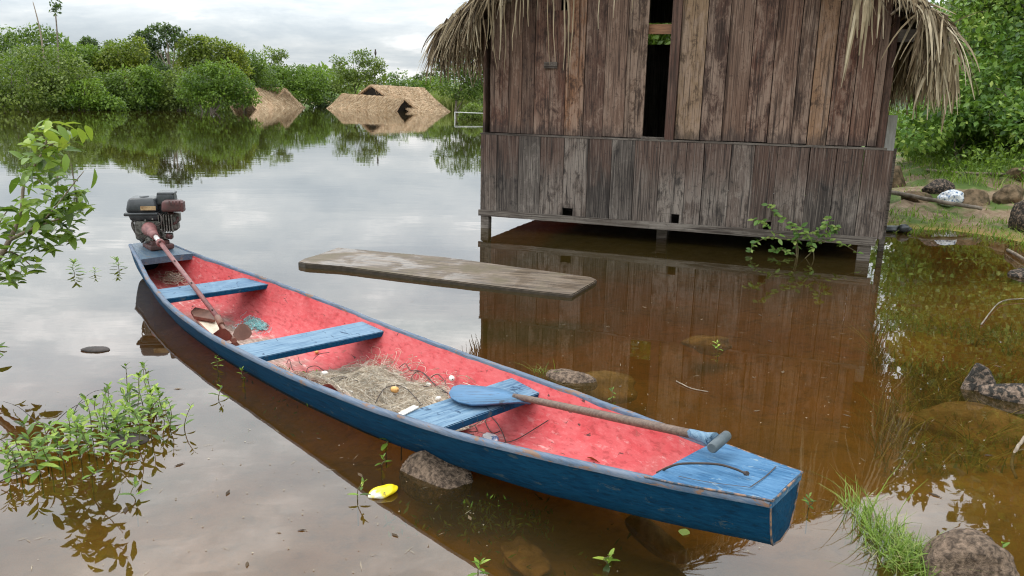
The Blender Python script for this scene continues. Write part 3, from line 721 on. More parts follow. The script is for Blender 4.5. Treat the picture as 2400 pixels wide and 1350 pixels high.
# ------------------------------------------------------------------ the canoe
boat = Thing('canoe', 'long narrow wooden canoe, blue outside and coral red inside, grounded by its bow', 'canoe', BS, math.atan2(BX[1], BX[0]))
ST = np.unique(np.concatenate([np.linspace(-.13, 6.112, 64)])); NSEC = len(_SY)
def shell(off_w, off_k, top):
    rows = []
    for t_ in ST:
        b = hb(t_) - off_w; g = hg(t_) + top; kz = hk(t_) + off_k
        y = np.array(_SY) * b; z = kz + np.array(_SZ) * (g - kz)
        rows.append(np.concatenate([BT(t_, -y[::-1], z[::-1]), BT(t_, y[1:], z[1:])]))
    return np.array(rows)
TH = .022
out_s, in_s = shell(0, 0, 0), shell(TH, .03, 0)
def grid_faces(nr, nc, flip=False):
    i = np.arange(nr - 1)[:, None] * nc; j = np.arange(nc - 1)[None]
    F = np.stack([i + j, i + j + 1, i + nc + j + 1, i + nc + j], -1).reshape(-1, 4)
    return F[:, ::-1] if flip else F
nr, nc = out_s.shape[:2]
mb = MB(); mb.add(out_s.reshape(-1, 3), grid_faces(nr, nc), .5, 0, True)
for r_, fl in ((0, False), (nr - 1, True)):                       # transoms
    V = out_s[r_]; c = V.mean(0) + BX * (.012 if r_ else -.012) ; rim_n = len(V)
    F = [(k, k + 1, rim_n) for k in range(rim_n - 1)] + [(rim_n - 1, 0, rim_n)]
    mb.add(np.vstack([V, c[None]]), [f[::-1] if fl else f for f in F], .5, 0, False)
boat.part(mb, 'hull', 'blue_hull')
mb = MB(); mb.add(in_s.reshape(-1, 3), grid_faces(nr, nc, True), .5, 0, True)
inner = boat.part(mb, 'inner_lining', 'pink')
# gunwale rims
for sg in (-1, 1):
    mb = MB(); rows = []
    for t_ in ST:
        b = hb(t_); g = hg(t_); jit = .0008 * math.sin(t_ * 17 + sg) + .0007 * math.sin(t_ * 41)
        w0, w1 = b + .004 + jit, b - TH - .004 + jit
        rows.append([BT(t_, sg * w0, g - .012), BT(t_, sg * (w0 + .002), g + .004), BT(t_, sg * (w0 - .006), g + .011 + jit * .5), BT(t_, sg * (w1 + .005), g + .011 + jit * .5), BT(t_, sg * w1, g + .003), BT(t_, sg * w1, g - .018)])
    rows = np.array(rows); mb.add(rows.reshape(-1, 3), grid_faces(len(ST), 6, sg < 0), .5, 0, True)
    boat.part(mb, 'gunwale', 'rim')
def plank_between(name, t0, t1, zt, th, mat, skew=0.0, inset=.012, end=.0):
    mb = MB(); V = []
    for t_ in (t0, t1):
        for sg in (-1, 1):
            for z in (zt - th, zt):
                V.append(BT(t_ + sg * skew, sg * (hull_w(t_, z) - inset + end), z))
    bm = bmesh.new(); vs = [bm.verts.new(v) for v in V]
    for f in ((0, 1, 3, 2), (4, 6, 7, 5), (0, 4, 5, 1), (2, 3, 7, 6), (0, 2, 6, 4), (1, 5, 7, 3)): bm.faces.new([vs[k] for k in f])
    bmesh.ops.recalc_face_normals(bm, faces=bm.faces)
    bmesh.ops.bevel(bm, geom=bm.edges[:], offset=.004, segments=2, affect='EDGES')
    bm.verts.ensure_lookup_table()
    bm.normal_update(); vv = np.array([v.co[:] for v in bm.verts]); rr_ = R_.random()
    for up_ in (True, False): mb.add(vv, [tuple(v.index for v in f.verts) for f in bm.faces if (f.normal.z > .55) == up_], rr_, 0 if up_ else 1)  # side faces get a darker blue than the top, painting in their shade
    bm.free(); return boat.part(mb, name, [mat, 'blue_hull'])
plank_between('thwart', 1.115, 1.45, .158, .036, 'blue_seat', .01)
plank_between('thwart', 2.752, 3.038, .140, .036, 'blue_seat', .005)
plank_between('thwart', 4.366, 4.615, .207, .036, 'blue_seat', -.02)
# stern deck and bow deck
def deck(name, t0, t1, lift, th, mat, n_=10, over=.0):
    mb = MB(); rows = []
    for t_ in np.linspace(t0, t1, n_):
        b = hb(t_) - .006 + over; g = hg(t_) + lift
        rows.append([BT(t_, -b, g - th), BT(t_, -b, g), BT(t_, -b * .33, g + .004), BT(t_, b * .33, g + .004), BT(t_, b, g), BT(t_, b, g - th), BT(t_, 0, g - th)])
    rows = np.array(rows)
    V = rows.reshape(-1, 3); F = []
    for i_ in range(n_ - 1):
        for j_ in range(7):
            a, b = i_ * 7 + j_, i_ * 7 + (j_ + 1) % 7
            F.append((a, a + 7, b + 7, b))
    F += [tuple(range(7)), tuple(range((n_ - 1) * 7, n_ * 7))[::-1]]
    mb.add(V, F, .5); return boat.part(mb, name, mat)
deck('stern_deck', -.14, .375, .006, .05, 'blue_dark', over=-.002)
bow = deck('bow_deck', 5.72, 6.118, .0145, .03, 'blue_deck', over=.006)
mb = MB()                                                         # bare worn edge round the deck
for sg in (-1, 1):
    tq = np.linspace(5.70, 6.118, 14); mb.tube(BT(tq, sg * (hb(tq) + .002), hg(tq) + .012), .0042, 5)
mb.tube([BT(6.119, -.128, hg(6.118) + .012), BT(6.122, 0, hg(6.118) + .015), BT(6.119, .128, hg(6.118) + .012)], .0042, 5)
for sg in (-1, 1):
    zq = np.linspace(0, 1, 12); mb.tube([BT(6.114, sg * hb(6.112) * float(np.interp(q, _SZ, _SY)) * .995, hk(6.112) + q * (hg(6.112) - hk(6.112))) for q in zq], .0034, 5)
boat.part(mb, 'worn_edge', 'worn_edge', bow)
mb = MB()                                                         # dark seams of the deck
for P in ([BT(5.80, -.168, 0), BT(5.9, -.150, 0), BT(6.03, -.1035, 0)], [BT(6.03, -.1035, 0), BT(6.035, 0, 0), BT(6.03, .1035, 0)]):
    Q = spline(P, 8); t_ = (Q - BS) @ BX; Q[:, 2] = hg(t_) + .0225
    for a, b in zip(Q[:-1], Q[1:]):
        dn = unit(np.cross(b - a, BZ)) * .0022
        mb.add([a - dn, a + dn, b + dn, b - dn], [(0, 1, 2, 3)], .5)
boat.part(mb, 'deck_seam', 'cord', bow)
mb = MB()                                                         # cord that runs over the bow deck into the boat
P = [at(1540, 1108, .36), at(1580, 1090, .43), at(1620, 1086, .437), at(1680, 1088, .441), at(1720, 1098, .443), at(1748, 1110, .441)]
mb.tube(spline(P, 24), .0045, 6); mb.tube([at(1746, 1109, .441), at(1752, 1110, .447)], .008, 6)
boat.part(mb, 'mooring_cord', 'cord')
# ------------------------------------------------------------------ long-tail motor on the stern
G0 = hg(0.12) + .012
EC = BT(.10, .02, 0)                                              # engine stands here; its own axes follow the canoe
def E(x, y, z): return EC + BX * x + BY * y + BZ * (z + G0)
EROT = np.stack([BX, BY, BZ], 1)
eng = Thing('outboard_motor', 'small black fuel engine with a long pink propeller shaft, mounted on the canoe stern', 'motor', E(0, 0, 0), math.atan2(BX[1], BX[0]))
# the photographed engine, left to right across the boat: tank (near side), filter and silencer (far side)
pe = lambda x, y, t_: onplane(x, y, BT(t_, 0, 0), BX)               # pixel -> plane across the canoe at t
eX = unit(A3(XC[0], XC[1], 0)); eF = A3(-eX[1], eX[0], 0); EV = np.stack([eX, eF, BZ], 1)   # engine faces the camera a little askew
YE = 6.88
def pz(x, y, dy=0.0): return aty(x, y, YE + dy)
yaw = math.radians(12); cy_, sy_ = math.cos(yaw), math.sin(yaw)
ER = np.array([[cy_, -sy_, 0], [sy_, cy_, 0], [0, 0, 1]])
def wpx(px): return px * YE / 1800.0                               # photo pixels -> metres here
mb = MB(); rbox(mb, pz(337, 478), (wpx(70), wpx(64), wpx(34)), .035, ER, 0, .80, .5)
rbox(mb, pz(338, 498), (wpx(73), wpx(68), wpx(8)), .012, ER, 0, 1.0, .5); rbox(mb, pz(346, 506), (wpx(62), wpx(58), wpx(16)), .02, ER, 0, 1.12, .5)
tank = eng.part(mb, 'fuel_tank', 'black_plastic')
mb = MB(); c = pz(338, 464, -.02); mb.tube([c - A3(0, 0, .012), c + A3(0, 0, .004), c + A3(0, 0, .016), c + A3(0, 0, .02)], [.036, .041, .038, .03], 14); eng.part(mb, 'fuel_cap', 'black_plastic', tank)
mb = MB(); c = pz(347, 488, -.137); mb.box(c, (wpx(32), .006, wpx(9)), ER); eng.part(mb, 'sticker', 'sticker', tank)
mb = MB(); rbox(mb, pz(391, 464, .06), (wpx(41), wpx(44), wpx(28)), .018, ER, 0, .88, .5); rbox(mb, pz(391, 451.5, .06), (wpx(38), wpx(40), wpx(6)), .01, ER, 0, .95, .5)
rbox(mb, pz(388, 486, .08), (wpx(30), wpx(38), wpx(26)), .015, ER, 0, 1, .5); eng.part(mb, 'air_filter', 'black_plastic')
mb = MB(); rbox(mb, pz(406, 482, -.06), (wpx(48), wpx(34), wpx(25)), .022, ER, 0, .9, .5); rbox(mb, pz(429, 484, -.05), (wpx(5), wpx(30), wpx(22)), .006, ER, 0, 1, .5)
for q in range(4): mb.box(pz(397 + q * 8, 476, -.135), (wpx(3), .006, wpx(9)), ER, .2)
mb.tube([pz(400, 497, -.04), pz(398, 512, 0), pz(390, 522, .02)], .026, 8); eng.part(mb, 'silencer', 'rust_red')
mb = MB()
rbox(mb, pz(352, 535), (wpx(58), wpx(48), wpx(50)), .03, ER, 0, 1, .5)
rbox(mb, pz(395, 520, .02), (wpx(46), wpx(40), wpx(38)), .03, ER, 0, .85, .5)
for q in range(6): mb.box(pz(378 + q * 6, 520, .0), (wpx(2.2), wpx(52), wpx(40)), ER, .6)
mb.tube([pz(327, 520, -.03), pz(322, 548, -.06), pz(336, 566, -.08)], .022, 8); mb.tube([pz(316, 512, 0), pz(310, 522, 0), pz(318, 545, -.03)], .012, 6)
mb.tube([pz(342, 560, -.1), pz(366, 568, -.06), pz(392, 560, -.03)], .026, 8)
rbox(mb, pz(395, 553, -.05), (wpx(20), wpx(16), wpx(14)), .012, ER, 0, 1, .5); rbox(mb, pz(414, 508, .03), (wpx(16), wpx(24), wpx(22)), .014, ER, 0, 1, .5)
for q in range(9):
    a = q / 9 * 6.283; mb.tube([pz(353 + 25 * math.cos(a), 538 + 25 * math.sin(a), -.10), pz(353 + 25 * math.cos(a), 538 + 25 * math.sin(a), -.135)], .0085, 6)
eng.part(mb, 'engine_block', 'alu')
for P_, r_ in (([pz(418, 508, -.03), pz(413, 522, -.05), pz(398, 528, -.06)], .011), ([pz(312, 504, -.02), pz(320, 515, -.05), pz(325, 540, -.09)], .008), ([pz(392, 552, -.08), pz(401, 556, -.09)], .022)):
    mb = MB(); mb.tube(P_, r_, 8); eng.part(mb, 'lever', 'rust_red')
mb = MB(); mb.tube(spline([pz(372, 500, -.08), pz(380, 512, -.13), pz(376, 526, -.14), pz(364, 530, -.12)], 12), .0055, 6); mb.tube(spline([pz(316, 510, -.1), pz(308, 528, -.13), pz(322, 552, -.15), pz(340, 560, -.14)], 12), .0045, 6); eng.part(mb, 'fuel_line', 'cord')
mb = MB(); rbox(mb, E(-.02, .01, .02), (.22, .20, .045), .01, EROT, 0, 1, .5); rbox(mb, E(-.02, .01, .05), (.16, .15, .05), .01, EROT, 0, 1, .5); eng.part(mb, 'mounting_bracket', 'rust_red')
# shaft from the flange to the floor of the boat
s0 = pz(349, 536, -.12); s1 = pz(365, 555, -.30)
pe_ = at(513, 748, .075)
ax_ = unit(pe_ - s1)
mb = MB(); mb.tube([s0, s0 + (s1 - s0) * .12, s0 + (s1 - s0) * .35, s0 + (s1 - s0) * .7, s1], [.062, .062, .046, .036, .030], 16); eng.part(mb, 'flange', 'pink_metal')
mb = MB(); mb.tube([s1 - ax_ * .02, s1 + ax_ * .14], .02, 12); eng.part(mb, 'bare_shaft_end', 'white_metal')
mb = MB(); mb.tube([s1 + ax_ * .12, s1 + ax_ * .16], .032, 12); mb.tube([s1 + ax_ * .14, pe_], .0175, 12)
for q in (.10, .36, .63, .93):
    p = s1 + (pe_ - s1) * q + A3(0, 0, .016); mb.tube([p - A3(.006, .012, .0), p + A3(-.004, -.008, .008)], .007, 6, 0, 1)
eng.part(mb, 'drive_shaft', ['pink_metal', 'cord'])
mb = MB(); p1 = at(519, 762, .055); mb.tube([pe_ - ax_ * .03, p1], .023, 10); mb.tube([p1, at(545, 797, .035)], .013, 8)
fin = [at(509, 752, .07), at(517, 750, .07), at(526, 790, -.06), at(520, 790, -.06)]
V = np.array(fin); dn = unit(np.cross(V[1] - V[0], V[2] - V[0])) * .004
mb.add(np.vstack([V - dn, V + dn]), [(0, 1, 2, 3), (7, 6, 5, 4), (0, 4, 5, 1), (1, 5, 6, 2), (2, 6, 7, 3), (3, 7, 4, 0)], .5)
eng.part(mb, 'skeg', 'rust_brown')
mb = MB(); hub = at(546, 795, .045); pd = unit(at(560, 812, .04) - p1)
mb.tube([hub - pd * .03, hub + pd * .035], [.022, .018], 10)
u1 = unit(np.cross(pd, BZ)); u2 = np.cross(u1, pd)
for k in range(3):
    a0 = .5 + k * 2.094; rows = []
    for rr, wd in ((.018, .02), (.05, .042), (.085, .052), (.115, .04), (.128, .012)):
        e1 = u1 * math.cos(a0) + u2 * math.sin(a0); e2 = -u1 * math.sin(a0) + u2 * math.cos(a0)
        rows.append([hub + e1 * rr - e2 * wd - pd * .018, hub + e1 * rr + e2 * wd + pd * .018])
    rows = np.array(rows)
    mb.add(rows.reshape(-1, 3), grid_faces(5, 2), .5, 0, True); mb.add((rows + pd * .004).reshape(-1, 3), grid_faces(5, 2, True), .5, 0, True)
eng.part(mb, 'propeller', 'rust_brown')

# ------------------------------------------------------------------ paddle lying on the third thwart and the bow
ZB = .222
pad = Thing('paddle', 'wooden paddle with a blue blade and brown shaft lying across the front thwart', 'paddle', at(1145, 925, ZB))
outl = [(1052, 918), (1060, 905), (1078, 900), (1110, 902), (1140, 905), (1170, 908), (1198, 917), (1222, 926), (1244, 932), (1244, 941), (1215, 938), (1180, 940), (1140, 943), (1105, 944), (1075, 938), (1058, 929)]
bm = bmesh.new()
top = [bm.verts.new(at(x, y, ZB + .02 + .012 * (x - 1050) / 200)) for x, y in outl]
ctr = [(1090, 920), (1150, 924), (1205, 929)]
f = bm.faces.new(top); r = bmesh.ops.extrude_face_region(bm, geom=[f])
for v in r['geom']:
    if isinstance(v, bmesh.types.BMVert): v.co.z -= .018
bmesh.ops.recalc_face_normals(bm, faces=bm.faces)
bmesh.ops.bevel(bm, geom=[e for e in bm.edges if abs(e.verts[0].co.z - e.verts[1].co.z) < .012], offset=.005, segments=2, affect='EDGES')
bm.verts.ensure_lookup_table()
mb = MB(); mb.add(np.array([v.co[:] for v in bm.verts]), [tuple(v.index for v in f.verts) for f in bm.faces], .5, 0, True); bm.free()
blade = pad.part(mb, 'blade', 'paddle_blade')
g1 = at(1683, 1035, .468)
sh0 = at(1205, 928, ZB + .03); sh1 = at(1625, 1018, .452)
mb = MB(); P = [sh0 + (sh1 - sh0) * q for q in np.linspace(0, 1, 9)]
mb.tube(P, [.012, .016, .0165, .017, .0175, .0178, .018, .0175, .017], 12); pad.part(mb, 'shaft', 'paddle_wood')
mb = MB(); mb.tube([sh1 - (g1 - sh1) * .15, sh1, sh1 + (g1 - sh1) * .5, sh1 + (g1 - sh1) * .85], [.0172, .0182, .021, .030], 12)
V, F = ico(2); 
pad.part(mb, 'shaft_flare', 'blue_seat')
ga, gb = at(1668, 1051, .468), at(1705, 1019, .468)
mb = MB(); gd = unit(gb - ga); mb.tube([ga, ga + gd * .006, ga + (gb - ga) * .5, gb - gd * .008, gb], [.016, .0195, .020, .0185, .014], 14); pad.part(mb, 'hand_grip', 'grip')

# ------------------------------------------------------------------ fishing net heap with floats and cords
def floor_z(t_, w_): 
    b = hb(t_) - TH; k_ = hk(t_) + .03; y = np.clip(np.abs(w_) / b, 0, 1)
    return k_ + np.interp(y, _SY, _SZ) * (hg(t_) - k_)
def heap(t_, w_):
    a = np.exp(-((t_ - 3.66) / .60) ** 2 - ((w_ + .06) / .40) ** 2)
    return floor_z(t_, w_) + a * (.15 + .03 * np.sin(t_ * 11 + w_ * 7) + .025 * np.sin(w_ * 15 - t_ * 5) + .015 * np.sin(t_ * 27)) + .004
net = Thing('fishing_net', 'tangled beige fishing net heaped on the canoe floor between two thwarts', 'net', BT(3.7, 0, heap(3.7, 0.0)))
tt = np.linspace(2.95, 4.36, 70); mb = MB(); rows = []
for t_ in tt:
    q = np.sin(np.clip((t_ - 2.9) / 1.5, 0, 1) * math.pi) ** .35
    ww = np.linspace(-.99, .66, 40) * (hb(t_) - TH) * (.82 * q + .02)
    z = heap(t_, ww) + vnoise(np.stack([np.full(40, t_ * 26), ww * 26, ww * 0], 1), 3) * .007
    rows.append(BT(t_, ww, z))
mb.add(np.array(rows).reshape(-1, 3), grid_faces(70, 40, True), .5, 0, True); net.part(mb, 'net_body', 'net_base')
mb = MB()
for k in range(2900):
    t0 = np.clip(R_.normal(3.64, .36), 3.02, 4.32); w0 = R_.normal(-.06, .22)
    if R_.random() < .12: t0 = R_.uniform(3.05, 3.5); w0 = R_.uniform(.1, .3)
    a = R_.random() * 6.28; rr = R_.uniform(.015, .07); n_ = 10
    th = a + np.linspace(0, R_.uniform(1.5, 6), n_)
    dr = R_.normal(size=2) * .06
    t_ = t0 + rr * np.cos(th) + np.linspace(0, dr[0], n_); w_ = w0 + rr * np.sin(th) + np.linspace(0, dr[1], n_)
    lim = (hb(t_) - TH) * .88; w_ = np.clip(w_, -lim, lim * R_.uniform(.5, .95))
    z = heap(t_, w_) + .006 + R_.uniform(0, .026) * np.sin(np.linspace(0, math.pi, n_))
    mb.tube(BT(t_, w_, z), R_.uniform(.0007, .0015), 3, R_.random(), 0, True, False)
net.part(mb, 'net_strands', 'net')
mb = MB()                                                       # head rope loops
for P in ([(718, 878), (722, 862), (742, 858), (760, 870)], [(758, 905), (775, 888), (805, 883), (838, 893)], [(780, 918), (782, 900), (800, 888), (815, 886)], [(880, 945), (900, 912), (930, 903), (955, 913), (985, 945)],
          [(935, 862), (950, 852), (962, 868), (985, 870), (1010, 893), (1035, 912), (1050, 922)], [(962, 905), (966, 882), (980, 870), (1000, 880), (1020, 905), (1045, 920)], [(985, 905), (1010, 908), (1045, 921)], [(1010, 885), (1025, 877), (1040, 890), (1046, 903)],
          [(672, 852), (678, 842), (684, 862), (690, 872)], [(700, 838), (702, 850), (708, 855)], [(990, 948), (975, 956), (955, 972)], [(735, 842), (748, 830), (772, 826)]):
    P = np.array(P, float); zz_ = []
    for x, y in P:
        z = -.0
        for _ in range(8):
            p = at(x, y, z); t_, w_ = (p - BS) @ BX, (p - BS) @ BY; z = .5 * z + .5 * (float(heap(t_, w_)) + .018)
        zz_.append(at(x, y, z + .006))
    mb.tube(spline(zz_, 22), .0024, 5)
net.part(mb, 'head_rope', 'cord')
def on_heap(x, y, up=.02):
    z = 0.0
    for _ in range(10):
        p = at(x, y, z); z = .5 * z + .5 * (float(heap((p - BS) @ BX, (p - BS) @ BY)) + up)
    return at(x, y, z)
def float_(name, x, y, L, W, mat, label, ang, grp, up=.018):
    c = on_heap(x, y, up); d = BX * math.cos(ang) + BY * math.sin(ang) + BZ * .12; d = unit(d)
    mb = MB(); u = np.linspace(-1, 1, 9); mb.tube([c + d * L * .5 * q for q in u], W * .5 * np.sqrt(np.clip(1 - np.abs(u) ** 3.0, .1, 1)), 10)
    mb.tube([c + d * L * .495, c + d * L * .505], W * .12, 8, .2, 1)
    return single(mb, name, [mat, 'cord'], label, 'float', c, grp)
float_('net_float', 1059, 887, .052, .034, 'white', 'white egg-shaped net float against the red canoe side, beside the paddle blade', -.5, 'floats on the fishing net', .01)
float_('net_float', 760, 875, .045, .03, 'white', 'cream net float at the rear left of the net heap', .9, 'floats on the fishing net')
float_('net_float', 925, 913, .05, .036, 'orange', 'orange net float in the middle of the net heap', .2, 'floats on the fishing net', .03)
float_('net_float', 742, 825, .035, .024, 'orange', 'small orange net float just below the middle thwart', .1, 'floats on the fishing net', .01)
float_('net_float', 1005, 902, .06, .028, 'white', 'flat pale net float under the dark rope loops near the paddle blade', -.3, 'floats on the fishing net', .012)
float_('net_float', 1027, 934, .035, .025, 'white', 'small white net float touching the front thwart below the paddle blade', 1.4, 'floats on the fishing net', .012)
float_('net_float', 818, 920, .045, .03, 'white', 'pale net float near the canoe rim on the left of the heap', .5, 'floats on the fishing net', .012)
mb = MB(); c = at(955, 963, .215); mb.box(c, (.13, .032, .006), np.stack([unit(at(967, 957, .215) - at(940, 971, .215)), unit(np.cross(BZ, at(967, 957, .215) - at(940, 971, .215))), BZ], 1))
single(mb, 'wood_slip', 'white', 'flat white slip lying along the rear edge of the front thwart', 'slip', c)
# crumpled white tin, cords and leaf ahead of the front thwart
def on_floor(x, y, up=.01):
    z = 0.0
    for _ in range(10):
        p = at(x, y, z); z = .5 * z + .5 * (float(floor_z((p - BS) @ BX, (p - BS) @ BY)) + up)
    return at(x, y, z)
c = on_floor(1150, 1026, .02); V, F = ico(3); V2 = V * (1 + .12 * vnoise(V * 3, 5)[:, None]) * A3(.050, .034, .018)
mb = MB(); mb.add(V2 @ np.stack([BX, BY, BZ], 1).T + c, F, .5, 0, True)
m, n = new_mat('white_blue_printed_bag'); f = n.noise(objc(n), 32, 3)
finish(n, n.mix(n.ramp(f, [(.52, 0.0), (.60, 1.0)]), (.72, .73, .74), (.12, .20, .36)), .35, .5, f, .006); M['printed'] = m
single(mb, 'plastic_wrapper', 'printed', 'crumpled white and blue wrapper on the canoe floor ahead of the front thwart', 'wrapper', c)
mb = MB()
for P in ([(1135, 978), (1142, 1000), (1155, 1015), (1172, 1010)], [(1150, 975), (1165, 992), (1178, 1015), (1185, 1035)], [(1180, 1038), (1210, 1030), (1245, 1010), (1285, 985)], [(1085, 1005), (1110, 998), (1128, 985)], [(1100, 1012), (1118, 1010), (1112, 996)], [(1065, 1003), (1085, 1014), (1110, 1018)]):
    mb.tube(spline([on_floor(x, y, .012) for x, y in P], 18), .0026, 5)
single(mb, 'loose_cord', 'cord', 'loose dark cords trailing on the canoe floor ahead of the front thwart', 'cord', on_floor(1150, 1000))
mb = MB(); big_leaves(mb, [on_floor(1375, 1072, .012)], [BX * .9 + BY * .2 + BZ * .1], [BZ * .7 + BY * .5], .085, .035, .5)
m, n = new_mat('dry_brown_leaf'); finish(n, (.30, .15, .035), .6, .3); M['dry_leaf'] = m
single(mb, 'dry_leaf', 'dry_leaf', 'curled dry brown leaf on the red canoe floor near the bow deck', 'leaf', on_floor(1375, 1072))
# things around the propeller
mb = MB(); q = [at(455, 747, .0), at(512, 755, .0), at(528, 800, -.04), at(500, 790, -.04)]
V = np.array(q); mb.add(np.vstack([V, V + A3(0, 0, .014)]), [(3, 2, 1, 0), (4, 5, 6, 7), (0, 1, 5, 4), (1, 2, 6, 5), (2, 3, 7, 6), (3, 0, 4, 7)], .5)
single(mb, 'cream_panel', 'cream', 'cream coloured panel lying under the propeller shaft end in the canoe', 'panel', q[0])
mb = MB(); q = [at(448, 735, .02), at(458, 726, .02), at(500, 735, .02), at(505, 756, .02), at(455, 747, .02)]
V = np.array(q); mb.add(np.vstack([V, V + A3(0, 0, .02)]), [(4, 3, 2, 1, 0), (5, 6, 7, 8, 9), (0, 1, 6, 5), (1, 2, 7, 6), (2, 3, 8, 7), (3, 4, 9, 8), (4, 0, 5, 9)], .5)
single(mb, 'rusty_plate', 'rust_brown', 'flat rusty brown plate on the canoe floor behind the propeller', 'plate', q[0])
for cx_, cy2_, sx_, sy_, cnt_, nm_, lb_ in ((596, 759, 17, 9, 210, 'twine', 'tangle of turquoise twine on the canoe floor beside the propeller'), (634, 746, 6, 3, 80, 'twine_scrap', 'small pale scrap of twine next to the turquoise tangle in the canoe')):
    mb = MB()
    for k in range(cnt_):
        x, y = R_.normal(cx_, sx_), R_.normal(cy2_, sy_)
        c = on_floor(x, y, .008); c = c - BY * max(0, (c - BS) @ BY - .22); n_ = 7; th = R_.random() * 6.28 + np.linspace(0, R_.uniform(.5, 3), n_); rr = R_.uniform(.015, .04)
        P = c + BX * (rr * np.cos(th))[:, None] + BY * (rr * np.sin(th))[:, None]; P = np.array([[p[0], p[1], floor_z((p - BS) @ BX, (p - BS) @ BY) + .006 + .012 * R_.random()] for p in P])
        mb.tube(P, R_.uniform(.0012, .0026), 3, R_.random(), 0, True, False)
    single(mb, nm_, 'teal', lb_, 'twine', on_floor(cx_, cy2_))
mb = MB()
for k in range(130):
    x, y = R_.normal(415, 16), R_.normal(656, 6); c = on_floor(x, y, .01); n_ = 6; th = R_.random() * 6.28 + np.linspace(0, 2.5, n_); rr = R_.uniform(.03, .07)
    mb.tube(c + BX * (rr * np.cos(th))[:, None] + BY * (rr * np.sin(th))[:, None] + BZ * (R_.uniform(0, .05) + .01 * np.sin(th * 2))[:, None], .0018, 3, R_.random(), 0, True, False)
single(mb, 'net_scrap', 'net', 'pale scrap of netting in the stern between stern deck and rear thwart', 'net', on_floor(415, 656))

# ------------------------------------------------------------------ half-sunk plank, rocks, litter
q = [(699, 613), (712, 606), (740, 598), (775, 586), (792, 580), (900, 590), (1050, 603), (1200, 624), (1320, 640), (1385, 649), (1399, 655), (1394, 660), (1368, 675), (1341, 691), (1250, 681), (1100, 663), (950, 644), (800, 624), (715, 617)]
bm = bmesh.new(); zt = lambda x: .045 - .018 * (x - 700) / 700
vs = [bm.verts.new(at(x, y, zt(x))) for x, y in q]; f = bm.faces.new(vs)
r = bmesh.ops.extrude_face_region(bm, geom=[f])
for v in r['geom']:
    if isinstance(v, bmesh.types.BMVert): v.co.z -= .06
bmesh.ops.recalc_face_normals(bm, faces=bm.faces)
bmesh.ops.bevel(bm, geom=[e for e in bm.edges if abs(e.verts[0].co.z - e.verts[1].co.z) < .02], offset=.008, segments=2, affect='EDGES')
bm.verts.ensure_lookup_table()
mb = MB(); bm.normal_update(); vv = np.array([v.co[:] for v in bm.verts])
for up_ in (True, False): mb.add(vv, [tuple(v.index for v in f.verts) for f in bm.faces if (f.normal.z > .6) == up_], .5, 0 if up_ else 1)
bm.free()
M['wet_shade_edge'] = m_plain('wet_shaded_plank_edge', (.05, .038, .026), (.028, .022, .014), 20, .4, .4)  # wet plank sides, coloured darker to stand in for shade
m, n = new_mat('soaked_grey_plank'); oc = objc(n); rz = n.mapv(oc, (1, 1, 1), (0, 0, 0), (0, 0, .25))
g_ = n.noise(n.mapv(rz, (2.2, 46, 14)), 1.0, 7, .7, .4); b_ = n.noise(oc, 2.2, 6, .65, .5)
c = n.mix(n.ramp(g_, [(.40, 0.0), (.60, 1.0)]), (.052, .037, .026), (.20, .15, .108))
c = n.mix(n.ramp(b_, [(.40, .8), (.52, 0.0)]), c, (.10, .078, .04))
rr_ = n.ramp(b_, [(.50, .75), (.60, .30)]); finish(n, c, rr_, .5, g_, .006, 1.0); M['soaked'] = m
single(mb, 'floating_plank', ['soaked', 'wet_shade_edge'], 'wide grey weathered plank floating in the water in front of the shed', 'plank', at(1050, 640, 0))
def rock(name, px, size, seed, mat, label, rot=0.0, z=None, sub=4, rough=.2, cuts=4, grp=None):
    if name == 'sunken_rock': rough = .34; size = (size[0], size[1], size[2] * .85)
    c = atg(*px, up=z) if grp else at(px[0], px[1], 0 if z is None else z)
    single(rock_mesh(c, size, seed, sub, rough, rot, cuts), name, mat, label, 'rock', c)
rock('rock', (1026, 1120), (.185, .14, .105), 18, 'rock', 'brown speckled boulder half under the canoe near its bow', -.35, -.02, 5, .10, 4)
rock('rock', (2266, 1345), (.17, .15, .15), 26, 'rock', 'rough brown boulder at the bottom right beside the grass tuft', .3, -.01, 5, .16, 6)
rock('rock', (2285, 915), (.12, .10, .155), 35, 'rock_dark', 'dark grained pointed rock in the water at the right edge', .2, -.02, 5, .12, 7)
rock('rock', (2385, 935), (.20, .12, .10), 37, 'rock_dark', 'low dark rock with tan top, right of the pointed rock', -.4, -.01, 5, .12, 6)
rock('rock', (1335, 895), (.16, .10, .075), 41, 'rock', 'pale low rock just breaking the surface behind the canoe', -.35, -.028, 5)
rock('sunken_rock', (1395, 905), (.30, .2, .10), 43, 'rock_sunken', 'yellowish sunken rock beside the pale low rock behind the canoe', -.35, -.115, 4)
rock('sunken_rock', (1660, 805), (.17, .12, .09), 47, 'rock_sunken', 'small sunken tan rock under the shed reflection by a seedling', 0, -.10, 4)
rock('sunken_rock', (1530, 1262), (.055, .17, .06), 53, 'rock_sunken', 'reddish sunken stone under the canoe bow', .6, -.07, 4)
rock('sunken_rock', (1230, 1300), (.09, .15, .035), 59, 'rock_sunken', 'tan sunken stone at the bottom edge below the canoe', .4, -.13, 4)
rock('sunken_rock', (2330, 1010), (.42, .25, .13), 61, 'rock_sunken', 'broad yellow-brown sunken rock below the dark rocks at right', -.5, -.135, 4)
rock('rock', (2098, 440), (.22, .2, .33), 67, 'rock_red', 'squarish tan boulder on the bank right beside the shed corner', .2, .05, 4, .12, 7, True)
rock('rock', (2196, 446), (.25, .2, .14), 71, 'rock_dark', 'dark flat boulder on the bank behind the white bag', .1, .04, 4, .2, 4, True)
